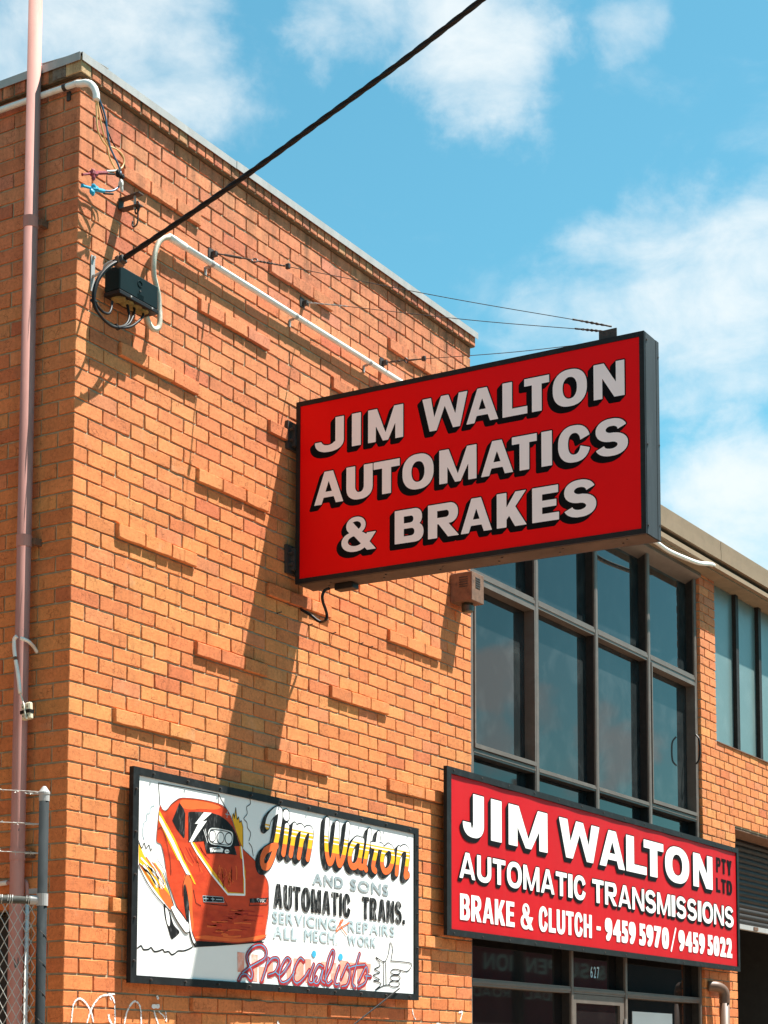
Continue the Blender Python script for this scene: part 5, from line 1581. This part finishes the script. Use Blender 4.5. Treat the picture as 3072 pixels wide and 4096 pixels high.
# ------------------------------------------------------------------ stay wires to the hanging sign
LUG = Vector((SX + .024, pb.y - .045, pb.z + .060))
def stay(label, eye, end, turn):
    t = thing('stay_wire', label, 'stay wire', eye, group='stay wires holding the hanging sign')
    e_ = Vector(eye)
    pl = obj('eye_plate', B(e_.x - .028, e_.x + .028, -.0065, -.0022, e_.z - .032, e_.z + .032, bev=.003), 'dark_steel', t)
    obj('eye_lug', B(e_.x - .004, e_.x + .022, -.040, -.0066, e_.z - .020, e_.z + .012, bev=.002), 'dark_steel', pl)
    s0 = Vector((e_.x + .010, -.034, e_.z - .002))
    d = (end - s0).normalized()
    L = (end - s0).length
    q = s0
    if turn:
        tb = obj('turnbuckle', TB([s0, s0 + d * .05, s0 + d * .055, s0 + d * .16, s0 + d * .165, s0 + d * .22], lambda f: .0042 if f < .3 or f > .7 else .0078, 8), 'dark_steel', t)
        r_ = s0 + d * .245
        a_ = d.cross(Vector((0, 1, 0))).normalized()
        obj('eye_ring', TB([r_ + (d * math.cos(k * math.pi / 6) + a_ * math.sin(k * math.pi / 6)) * .017 for k in range(13)], .0048, 6), 'dark_steel', tb)
        bm = bmesh.new(); twisted(bm, [r_ + d * .02, r_ + d * .19], .0040, .0040, 2, .05, 2)
        obj('wire_splice', bm, 'dark_steel', t)
        g_ = r_ + d * .21
        obj('wire_clip', B(g_.x - .010, g_.x + .010, g_.y - .014, g_.y + .014, g_.z - .014, g_.z + .018, bev=.003), 'dark_steel', t)
        q = r_ + d * .19
    else:
        bm = bmesh.new(); twisted(bm, [s0, s0 + d * .34], .0030, .0032, 2, .045, 2); obj('wire_splice', bm, 'galv', t)
        q = s0 + d * .33
    bm = bmesh.new(); twisted(bm, [end - d * .25, end - d * .02], .0044, .0044, 2, .05, 2); obj('end_splice', bm, 'dark_steel', t)
    # a little sag
    m_ = (q + end) / 2 + Vector((0, 0, -.010))
    obj('wire', TB([q, m_, end - d * .2], .0023, 6, 8), 'dark_steel', t)
    return t
stay('longest stay wire with turnbuckle from the wall near the corner to the sign tip', DISP.at((455, 548), y=0), LUG + Vector((0, -.01, .004)), True)
stay('middle stay wire, twisted and without turnbuckle, from the wall to the sign tip', DISP.at((652, 654), y=0), LUG + Vector((0, .01, -.022)), False)
stay('short stay wire from the wall just above the end of the white conduit', DISP.at((824, 783), y=0), Vector((SX + ST - .02, pb.y + .04, pb.z + .055)), True)

# ------------------------------------------------------------------ cable gland and tail under the hanging sign
Z2 = Fr(1080, 2100, 4.148)
gl = sp(.29, 0, SX + .14)
obj('cable_gland', B(gl.x - .045, gl.x + .03, gl.y - .075, gl.y + .06, gl.z - .042, gl.z - .003, bev=.004), 'black', hs)
cpx = [(990, 1050), (910, 1085), (868, 1180), (882, 1290), (922, 1400), (944, 1500), (928, 1570), (868, 1608), (790, 1585), (700, 1515), (600, 1450), (505, 1395)]
cyy = [gl.y + .06, gl.y + .09, gl.y + .10, gl.y + .11, gl.y + .12, gl.y + .125, gl.y + .13, -.13, -.10, -.07, -.035, .0]
o = obj('sign_power_lead', TB([Z2.at(p, y=y) for p, y in zip(cpx, cyy)], .0095, 10, 6), 'rubber', smooth=True)
tag(o, 'short black power lead looping from the sign underside into the brick wall', 'cable')

# ------------------------------------------------------------------ alarm box
ab = thing('alarm_box', 'rusty brown vented metal alarm box with a lamp under it beside the window', 'alarm box', (4.2, -.09, ZG - 2.07))
AX0, AX1_, AZ0, AZ1, AY = 4.112, 4.295, ZG - 2.030, ZG - 1.818, -.182
obj('case', B(AX0, AX1_, AY, -.0022, AZ0, AZ1, bev=.003), 'rust', ab)
for k in range(5):
    z = AZ1 - .038 - k * .017
    obj('vent_slot', B(AX0 + .055, AX0 + .125, AY - .0035, AY + .001, z - .0045, z + .0045, bev=.001), 'dark_steel', ab)
    obj('vent_slot', B(AX0 - .0035, AX0 + .001, AY + .035, AY + .105, z - .0045, z + .0045, bev=.001), 'dark_steel', ab)
M['lamp_glass'] = mat('dull_green_lamp_lens', (.030, .035, .025), .35, var=.2, scale=30)
bm = bmesh.new(); tube(bm, [(AX0 + .085, -.10, AZ0 - .001), (AX0 + .085, -.10, AZ0 - .02), (AX0 + .085, -.10, AZ0 - .060), (AX0 + .085, -.10, AZ0 - .068)], lambda f: (.040, .046, .044, .032)[int(round(f * 3))], 18)
obj('lamp', bm, 'lamp_glass', ab)

# ------------------------------------------------------------------ white conduit over the side wall with the cut wires
s1 = Fr(200, 180, 5.53); s2 = Fr(200, 580, 5.53)
wl_ = thing('cut_conduit', 'white conduit on the side wall, bent over the corner with loose taped wires', 'conduit', (-.035, 0, ZG - .2))
run = [Vector((-.038, 1.4, ZG - .06)), Vector((-.038, .6, ZG - .06)), Vector((-.038, .05, ZG - .063)), Vector((-.038, -.02, ZG - .066))]
bend = [s1.at(p, x=-.038) for p in ((700, 850), (800, 838), (900, 870), (980, 960), (1020, 1080), (1025, 1215))]
obj('pipe', TB(run, .0165, 14, 3), 'white_pvc', wl_, smooth=True)
obj('elbow', TB([run[-1] + Vector((0, .01, 0))] + bend, .0190, 16, 6), 'white_pvc', wl_, smooth=True)
for y_ in (.075, .9):
    s_ = obj('saddle', TB([(-.038, y_ - .012, ZG - .0625), (-.038, y_ + .012, ZG - .0625)], .0195, 14), 'dark_steel', wl_)
    obj('saddle_foot', B(-.012, -.0022, y_ - .012, y_ + .012, ZG - .125, ZG - .075), 'dark_steel', s_)
YW = bend[-1].y
M['wire_yellow'] = mat('faded_yellow_wire', (.62, .38, .14), .5, var=.1)
M['wire_blue'] = mat('blue_wire', (.015, .10, .19), .45, var=.15, scale=20)
M['tape_blue'] = mat('blue_tape', (.012, .30, .46), .5, var=.25, scale=40, bump=.4)
M['tape_red'] = mat('maroon_tape', (.22, .018, .025), .45, var=.35, scale=40, bump=.4)
M['webby'] = mat('dusty_white_joint', (.46, .44, .40), .8, var=.3, scale=60, bump=.5)
def wp(f, pts, dy=0): return [f.at(p, y=YW + .01 + dy) for p in pts]
W1 = wp(s1, [(1010, 1215), (1022, 1300), (1030, 1500), (1050, 1850), (1150, 2100)]) + wp(s2, [(1260, 40), (1310, 250), (1375, 410), (1450, 545)], .01)
W2 = wp(s1, [(1045, 1225), (1065, 1350), (1100, 1600), (1180, 1950)], .005) + wp(s2, [(1240, -60), (1320, 30), (1460, 90), (1590, 210), (1640, 360), (1610, 470), (1560, 530)], .02)
W3 = wp(s1, [(1075, 1140), (1100, 1230), (1160, 1380), (1230, 1620), (1258, 1850)], .012) + wp(s2, [(1315, 0), (1400, 210), (1500, 420), (1560, 590)], .015)
W4 = wp(s1, [(1060, 1220), (1120, 1400), (1200, 1680), (1300, 1960)], .02) + wp(s2, [(1400, -30), (1500, 130), (1630, 320), (1660, 520)], .03)
obj('wire', TB(W1, .0046, 8, 5), 'wire_yellow', wl_, smooth=True)
obj('wire', TB(W2, .0046, 8, 5), 'wire_yellow', wl_, smooth=True)
obj('wire', TB(W3, .0052, 8, 5), 'wire_blue', wl_, smooth=True)
obj('wire', TB(W4, .0036, 8, 5), 'rubber', wl_, smooth=True)
obj('wire', TB(wp(s2, [(1560, 590), (1560, 800), (1520, 920), (1420, 1000), (1310, 1020), (1180, 1010)], .01), .0055, 8, 5), 'wire_blue', wl_, smooth=True)
def blob(name, f, p, rad, m, seed, stretch=(1, 1, 1)):
    bm = bmesh.new(); bmesh.ops.create_icosphere(bm, subdivisions=2, radius=1)
    r_ = random.Random(seed); c = f.at(p, y=YW + .012)
    for v in bm.verts: v.co = c + Vector((v.co.x * rad * stretch[0], v.co.y * rad * stretch[1], v.co.z * rad * stretch[2])) * r_.uniform(.78, 1.2)
    return obj(name, bm, m, wl_)
def rag(name, pts, rad, m, dy=.01): return obj(name, TB(wp(s2, pts, dy), rad, 7), m, wl_)
rag('tape_wrap', [(715, 655), (730, 652), (890, 635), (900, 620), (960, 640), (1020, 640), (1030, 615), (1250, 612)], lambda f: (.0085, .0062, .0070, .0135, .021, .015, .0115, .0105)[int(round(f * 7))], 'tape_red')
blob('tape_knot', s2, (945, 600), .016, 'tape_red', 1, (.8, .8, 1.3)); blob('tape_knot', s2, (955, 715), .013, 'tape_red', 2, (.9, .8, 1.4))
rag('tape_wrap', [(710, 895), (735, 905), (890, 945), (930, 960), (985, 965), (1030, 975), (1040, 990), (1190, 1020)], lambda f: (.0115, .0085, .0072, .0150, .020, .016, .0125, .0115)[int(round(f * 7))], 'tape_blue')
blob('tape_knot', s2, (975, 905), .014, 'tape_blue', 3, (1.2, .8, .9)); blob('tape_knot', s2, (930, 1050), .015, 'tape_blue', 4, (1.2, .8, 1.2))
rag('wire_end', [(1250, 580), (1400, 575), (1500, 555)], .0058, 'webby'); rag('wire_end', [(1260, 635), (1420, 645)], .0055, 'rubber')
rag('wire_end', [(1190, 1070), (1395, 1085)], .0058, 'rubber')
blob('joint', s2, (1510, 630), .017, 'rubber', 5, (1.1, .8, 1.2)); blob('joint', s2, (1590, 700), .015, 'rubber', 6); blob('joint', s2, (1570, 850), .018, 'webby', 7, (.9, .8, 1.5)); blob('joint', s2, (1585, 970), .012, 'webby', 8, (.8, .8, 1.6))

# ------------------------------------------------------------------ pink pipe on the side wall
pk = thing('pink_pipe', 'tall faded pink pipe standing against the shaded side wall', 'pipe', (-.072, .272, 0))
xp, yp = -.072, .272
obj('pipe', TB([(xp, yp, .0), (xp, yp, 2.2), (xp, yp, 2.45), (xp, yp, ZG + 1.6)], .0385, 20), 'pink', pk, smooth=True)
for z in (-.80, -2.58, -4.27):
    q = obj('collar', TB([(xp, yp, ZG + z - .032), (xp, yp, ZG + z - .026), (xp, yp, ZG + z + .026), (xp, yp, ZG + z + .032)], .0420, 20), 'pink', pk, smooth=False)
    obj('collar_bracket', B(xp + .02, -.001, yp - .062, yp - .035, ZG + z - .018, ZG + z + .018), 'rust', q)
M['bare'] = mat('bare_dark_patch', (.06, .075, .075), .5, var=.3, scale=30)
def patch(pts, m, parent, name='chipped_paint'):
    """a chip in the paint that follows the round of the pipe"""
    P = []
    for (u, v) in pts:
        d = ray(u, v)
        # nearest hit of the ray with the cylinder
        ox, oy = CAM.x - xp, CAM.y - yp
        A2 = d.x ** 2 + d.y ** 2; B2 = 2 * (ox * d.x + oy * d.y); C2 = ox * ox + oy * oy - .0389 ** 2
        dd = B2 * B2 - 4 * A2 * C2
        t = (-B2 - math.sqrt(max(dd, 0))) / (2 * A2)
        P.append(CAM + d * t)
    bm = bmesh.new(); c = sum(P, Vector()) / len(P)
    vc = bm.verts.new(c - Vector((.0006, .0006, 0))); V_ = [bm.verts.new(p) for p in P]
    for i in range(len(V_)): bm.faces.new((vc, V_[i], V_[(i + 1) % len(V_)]))
    return obj(name, bm, m, parent)
fq = Fr(0, 2450, 2.54)
patch([fq.px(p) for p in ((155, 225), (190, 190), (225, 168), (258, 175), (268, 205), (285, 200), (290, 265), (240, 260), (190, 240))], 'bare', pk)
fr_ = Fr(0, 3300, 1.597)
patch([fr_.px(p) for p in ((90, 848), (118, 845), (120, 880), (112, 905), (95, 915), (88, 880))], 'bare', pk)
patch([fr_.px(p) for p in ((118, 20), (124, 25), (122, 40), (116, 35))], 'bare', pk)
# small bent conduit and broken outlet dangling in front of the pink pipe
dc = thing('dangling_outlet', 'broken cream power outlet on a bent white conduit over the pink pipe', 'outlet', (-.14, .25, ZG - 3.4))
def dq(p, x): return fq.at(p, x=x)
obj('conduit', TB([dq((378, 405), .002), dq((340, 345), -.035), dq((285, 292), -.10), dq((205, 258), -.135)], .0098, 10, 4), 'white_pvc', dc, smooth=True)
obj('conduit', TB([dq((172, 240), -.14), dq((150, 262), -.142), dq((143, 300), -.142), dq((150, 420), -.142), dq((185, 640), -.142), dq((205, 825), -.142)], .0105, 10, 4), 'white_pvc', dc, smooth=True)
obj('rust_band', TB([dq((155, 452), -.142), dq((160, 485), -.142)], .0112, 10), 'rust', dc)
obj('inner_wire', TB([dq((205, 820), -.142), dq((225, 880), -.142), dq((245, 950), -.148), dq((260, 1060), -.152), dq((275, 1080), -.150)], .0046, 8, 4), 'cream_pvc', dc)
c = dq((258, 1000), -.140)
ax_u = (dq((300, 890), -.140) - dq((180, 920), -.140)).normalized(); ax_v = Vector((1, 0, 0)).cross(ax_u)
mt = Matrix(((ax_u.x, ax_v.x, 1, c.x), (ax_u.y, ax_v.y, 0, c.y), (ax_u.z, ax_v.z, 0, c.z), (0, 0, 0, 1)))
M['cream_plastic'] = mat('yellowed_cream_plastic', (.56, .50, .36), .5, var=.12, scale=30, dirt=.4, dirtcol=(.22, .17, .09), dscale=40)
bm = bmesh.new(); box(bm, -.031, .031, -.045, .045, .0, .028, bev=.005, mtx=mt); obj('outlet_body', bm, 'cream_plastic', dc)
bm = bmesh.new(); box(bm, -.026, .026, -.039, .039, -.003, .001, bev=.002, mtx=mt); obj('outlet_back', bm, 'cream_plastic', dc)
bm = bmesh.new(); box(bm, -.0335, .0335, -.005, .013, -.006, .030, mtx=mt); obj('black_tape', bm, 'rubber', dc)
for (q1, q2) in ((-.016, .026), (.016, .026), (-.016, -.022), (.016, -.022), (0, -.03)):
    bm = bmesh.new(); tube(bm, [mt @ Vector((q1, q2, -.0045)), mt @ Vector((q1, q2, .0))], .0035, 8); obj('terminal', bm, 'dark_steel', dc)
# thin pipes low on the side wall
tp = thing('thin_wall_pipe', 'thin pink and white pipe bending down the wall behind the fence post', 'pipe', (-.02, .1, 0))
fz = lambda p: fr_.at(p, x=-.02)
top = [fz((30, 372)), fz((100, 362)), fz((150, 356)), fz((168, 372)), fz((172, 420)), fz((174, 510))]
obj('pipe', TB(top, .0115, 10, 5), 'pink', tp, smooth=True)
obj('white_sleeve', TB([fz((174, 505)), Vector((fz((174, 900)).x, fz((174, 900)).y, 0.0))], .0122, 10), 'white_pvc', tp, smooth=True)
o = obj('conduit_stub', TB([fz((-60, 385)), fz((35, 370)), fz((48, 368))], .0135, 10), 'white_pvc', tp, smooth=True)

# ------------------------------------------------------------------ fence
FP = Vector((-.4975, -.2892, 0)); FD_ = Vector((-.148, .1395, 0)).normalized(); FN = Vector((FD_.y, -FD_.x, 0))
def onfence(u, v):
    d = ray(u, v); t = (FP - CAM).dot(FN) / d.dot(FN); return CAM + d * t
g8 = Fr(0, 3100, 2.22)
ptop = at(*g8.px((438, 85)), t=9.0).z
fp = thing('fence_post', 'grey galvanised pipe fence post with domed cap in front of the brick corner', 'post', (FP.x, FP.y, 0))
pr = .0245
obj('pipe', TB([(FP.x, FP.y, 0), (FP.x, FP.y, ptop - .03)], pr, 18), 'galv_old', fp, smooth=True)
bm = bmesh.new(); tube(bm, [(FP.x, FP.y, ptop - z) for z in (.075, .045, .040, .030, .012, .006, .0)], lambda f: (.0262, .0262, .0285, .0285, .016, .012, .006)[int(round(f * 6))], 18)
obj('cap', bm, 'galv', fp, smooth=False)
rz_ = at(*g8.px((410, 1112)), t=9.0).z
obj('tee_fitting', TB([(FP.x, FP.y, rz_ - .028), (FP.x, FP.y, rz_ + .032)], .0285, 18), 'galv', fp)
bm = bmesh.new()
hx = []
for k in range(90):
    th = k * .55; z = rz_ - .07 - k * .0126
    hx.append(Vector((FP.x + math.cos(th) * (pr + .001), FP.y + math.sin(th) * (pr + .001), z)))
tube(bm, hx, .0018, 5)
obj('tie_wire', bm, 'dark_steel', fp)
obj('bracket_tab', B(FP.x - .005, FP.x + .005, FP.y + .02, FP.y + .085, rz_ + .035, rz_ + .06), 'galv', fp)
fl = thing('mesh_fence', 'chain link fence panel with pipe rail running left from the post', 'fence', (FP + FD_ * 1.2))
FEND = 2.6
M['rail'] = mat('grimy_galvanised_rail', (.055, .058, .05), .6, .3, var=.4, scale=18, bump=.3, dirt=.5, dirtcol=(.12, .10, .06), dscale=14)
obj('top_rail', TB([FP + FD_ * .028 + Vector((0, 0, rz_)), FP + FD_ * FEND + Vector((0, 0, rz_))], .0200, 14), 'rail', fl, smooth=True)
obj('rail_clamp', TB([FP + FD_ * .19 + Vector((0, 0, rz_)), FP + FD_ * .225 + Vector((0, 0, rz_))], .0235, 14), 'rail', fl)
obj('rail_socket', TB([FP + FD_ * .02 + Vector((0, 0, rz_)), FP + FD_ * .06 + Vector((0, 0, rz_))], .0238, 14), 'galv', fl)
M['wire_galv'] = mat('galvanised_wire', (.40, .40, .37), .5, .1, var=.3, scale=60, dirt=.5, dirtcol=(.16, .12, .07), dscale=40)
bm = bmesh.new()
dw, dh = .0212, .0405
ncol = int(FEND / dw)
for c in range(ncol):
    P = []
    for r_ in range(58):
        s_ = .03 + (c + (r_ + c) % 2) * dw
        off = FN * (.0016 if (r_ + c) % 2 else -.0016)
        P.append(FP + FD_ * s_ + off + Vector((0, 0, rz_ - .005 - r_ * dh)))
    tube(bm, P, .0023, 4, cap=False)
q = obj('chain_link_mesh', bm, 'wire_galv', fl); q['kind'] = 'stuff'
bm = bmesh.new()
for s_ in (.05, .14, .19, .30):
    c = FP + FD_ * s_ + Vector((0, 0, rz_))
    P = [c + FD_ * (.012 * k / 10) + (FN * math.cos(k * .7) + Vector((0, 0, 1)) * math.sin(k * .7)) * .0235 for k in range(24)]
    tube(bm, P, .0018, 5)
obj('tie_wires', bm, 'wire_galv', fl)['kind'] = 'stuff'
for k, (a0, a1) in enumerate((((0, 130), (400, 172)), ((0, 418), (392, 436)), ((0, 678), (388, 694)))):
    q0, q1 = onfence(*g8.px(a0)), onfence(*g8.px(a1))
    q1 = Vector((FP.x, FP.y, q1.z)) - FD_ * .0 + FN * .0
    d_ = (q0 - q1)
    far = q1 + d_ * (FEND / .203)
    far.z = q1.z + (q0.z - q1.z) * 1.6
    t = thing('barbed_wire', ('highest', 'middle', 'lowest')[k] + ' of the three barbed wires strung from the fence post', 'barbed wire', q1)
    bm = bmesh.new(); twisted(bm, [q1, q1 + d_ * .5 + Vector((0, 0, -.006)), q0, far], .0022, .0019, 2, .06, 8)
    obj('strand', bm, 'wire_galv', t)
    L_ = (far - q1).length
    n = 0
    while .06 + n * .075 < .9:
        s_ = .06 + n * .075
        c = q1 + d_.normalized() * s_ + Vector((0, 0, -.004 if s_ < .2 else 0))
        if s_ <= .2: c = q1.lerp(q0, s_ / d_.length) + Vector((0, 0, -.003))
        bm = bmesh.new()
        rr = random.Random(n * 7 + k)
        for w_ in range(2):
            v = Vector((rr.uniform(-1, 1), rr.uniform(-1, 1), rr.uniform(-1, 1))).normalized() * .014
            tube(bm, [c - v, c + v * .2 + Vector((.002, 0, .002)), c + v], .0015, 4)
        obj('barb', bm, 'wire_galv', t)
        n += 1

# ------------------------------------------------------------------ right hand small pipes
z5 = Fr(2600, 2000, 2.017)
o = obj('eaves_conduit', TB([z5.at(p, y=y) for p, y in zip([(20, 322), (60, 348), (150, 410), (280, 468), (375, 504), (430, 514), (490, 518), (528, 540), (530, 562), (505, 582)], [-.20, -.20, -.20, -.20, -.20, -.20, -.19, -.15, -.09, -.02])], .020, 12, 6), 'white_pvc', smooth=True)
tag(o, 'white conduit sagging under the tan fascia and bending into the brick pier', 'conduit')
bp = thing('brown_pipe', 'brown pipe with elbow coming out of the brick pier below the red sign', 'pipe', (9.2, -.1, 0))
M['brown_pipe'] = mat('brown_painted_pipe', (.12, .065, .038), .5, var=.15, scale=14, dirt=.4, dirtcol=(.05, .03, .02), dscale=12)
e0 = LB.at((1440, 1205), y=-.11)
obj('downpipe', TB([(e0.x, -.11, 0), (e0.x, -.11, e0.z - .07)], .047, 16), 'brown_pipe', bp, smooth=True)
obj('elbow', TB([(e0.x, -.11, e0.z - .10), (e0.x, -.11, e0.z - .04), (e0.x - .02, -.095, e0.z + .005), (e0.x - .08, -.06, e0.z + .03), (e0.x - .14, .004, e0.z + .035)], .0495, 16, 5), 'brown_pipe', bp, smooth=True)
obj('joint_ring', TB([(e0.x, -.11, e0.z - .125), (e0.x, -.11, e0.z - .085)], .0515, 16), 'brown_pipe', bp)

# ------------------------------------------------------------------ nails and graffiti on the brick wall
for p_ in ((125, 1465), (640, 1665), (1032, 1803), (1482, 1975), (1645, 2035)):
    q = Z2.at(p_, y=0)
    obj('nail', TB([(q.x, .004, q.z), (q.x, -.020, q.z + .004), (q.x + .004, -.030, q.z + .006)], .004, 6), 'dark_steel', bld)
for p_ in ((355, 462),):
    q = Fr(1500, 2500, 3.318).at(p_, y=0); obj('nail', TB([(q.x, .004, q.z), (q.x, -.026, q.z + .002)], .004, 6), 'dark_steel', bld)
gf = Fr(250, 3880, 1.904); gz = Fr(1000, 3850, 1.0578)
cvg = Canvas(4.4, .55, .004)
a = cvg.zeros()
GZ0 = ZG - 5.45
def gp(f, pts): return [(q.x, q.z - GZ0) for q in (f.at(p, y=-.003) for p in pts)]
for f, pts, r_ in ((gf, [(68, 395), (74, 330), (80, 285)], .008), (gf, [(82, 268), (102, 232), (132, 216), (165, 235), (195, 275), (218, 320), (236, 392)], .010), (gf, [(188, 398), (210, 325), (240, 260), (280, 210), (330, 190), (370, 196), (392, 230), (400, 290), (400, 405)], .010),
                 (gf, [(352, 340), (358, 380), (385, 420)], .013), (gf, [(472, 405), (488, 330), (515, 270), (548, 240), (578, 255), (596, 300), (600, 405)], .011), (gf, [(690, 278), (730, 276)], .022), (gf, [(722, 205), (728, 216)], .016),
                 (gf, [(698, 318), (715, 370), (730, 410)], .011), (gf, [(735, 318), (770, 350), (792, 388), (786, 320)], .008), (gf, [(355, 182), (398, 184)], .007), (gz, [(688, 202), (694, 230), (706, 245)], .009), (gz, [(885, 212), (898, 210), (890, 245)], .013), (gz, [(118, 252), (124, 275)], .016), (gz, [(790, 258), (805, 262)], .013), (gf, [(365, 215), (372, 224)], .010), (gf, [(395, 155), (405, 150)], .007)):
    cvg.stroke(a, [(q.x, q.y) for q in smoothpts([(p[0], p[1], 0) for p in gp(f, pts)], 5)], r_ * .58)
M['spray'] = mat('white_spray_paint', (.72, .72, .70), .7, var=.08, scale=30)
rng_ = np.random.RandomState(3)
g_ = a * (1 - .8 * (rng_.rand(*a.shape) > .80))
paint_each('graffiti', cvg, g_, lambda u, v: Vector((u, -.0032, GZ0 + v)), 'spray', bld, .3)

# ------------------------------------------------------------------ across the road: what the shop glass mirrors
YV = 19.0                               # mirrored distance of the shopfront opposite
YO = 2 * GY - YV
ob = thing('shop_opposite', 'dark shopfront across the road seen mirrored in the entrance glass', 'building', (26, YO - 2, 0))
M['dull_red'] = mat('dull_red_sign_board', (.34, .020, .026), .6, var=.15, scale=2)
M['dull_cream'] = mat('dull_cream_letters', (.72, .66, .52), .7, var=.1)
M['grey_render'] = mat('grey_rendered_wall', (.055, .052, .05), .9, var=.2, scale=2, bump=.3)
def mirror(px, f=LB):
    q = f.at(px, y=YV); return Vector((q.x, YO, q.z))
tz = 6.1
obj('wall', B(-12, 110, YO - 8, YO - .3, 0, tz), 'grey_render', ob)
bd = obj('sign_board', B(10, 50, YO - .3, YO - .05, 2.6, 6.0), 'dull_red', ob)
obj('awning', B(-10, 100, YO - .3, YO + 1.6, 2.35, 2.5), 'grey_render', ob)
cvo = Canvas(42, 4, .04)
a = cvo.zeros()
def line(s_, pr_, pl_, ytop, ybot, stem):
    q0, q1 = mirror(pr_), mirror(pl_)
    z0, z1 = mirror((pl_[0], ybot)).z, mirror((pl_[0], ytop)).z
    # lettering reads from high x to low x as seen from the road
    block_text(cvo, a, s_, 50 - q0.x, 50 - q1.x, z0 - 2.4, z1 - 2.4, stem, .2, .16)
line('& SUSPENSION', (850, 1060), (235, 1060), 1015, 1098, .28)
line('629 WATERDALE ROAD', (900, 1200), (180, 1200), 1178, 1230, .22)
paint_each('letter', cvo, a, lambda u, v: Vector((50 - u, YO - .045, 2.4 + v)), 'dull_cream', bd, .2)
pp = thing('power_pole', 'timber power pole with cross arm and glass insulators mirrored in the upper windows', 'pole', (0, 0, 0))
q = Fr(1750, 3000, 1.255).at((400, 170), y=13.0)
PXp, PYp, PZp = q.x, 2 * GY - 13.0, q.z
pp.location = (PXp, PYp, 0)
M['timber'] = mat('grey_timber', (.10, .075, .055), .9, var=.25, scale=6, bump=.4, stretch=(4, 4, .4))
obj('trunk', TB([(PXp, PYp, 0), (PXp, PYp, PZp + .1)], .14, 14), 'timber', pp, smooth=True)
arm = obj('cross_arm', B(PXp - .25, PXp + 3.2, PYp - .06, PYp + .06, PZp - .45, PZp - .33), 'timber', pp)
for x in (-.2, .5, 1.9, 2.3, 2.9):
    bm = bmesh.new(); tube(bm, [(PXp + x, PYp, PZp - .33 + z) for z in (0, .08, .09, .15, .16, .22, .25)], lambda f: (.02, .02, .07, .07, .05, .05, .02)[int(round(f * 6))], 12)
    obj('insulator', bm, 'glass_wired', arm)
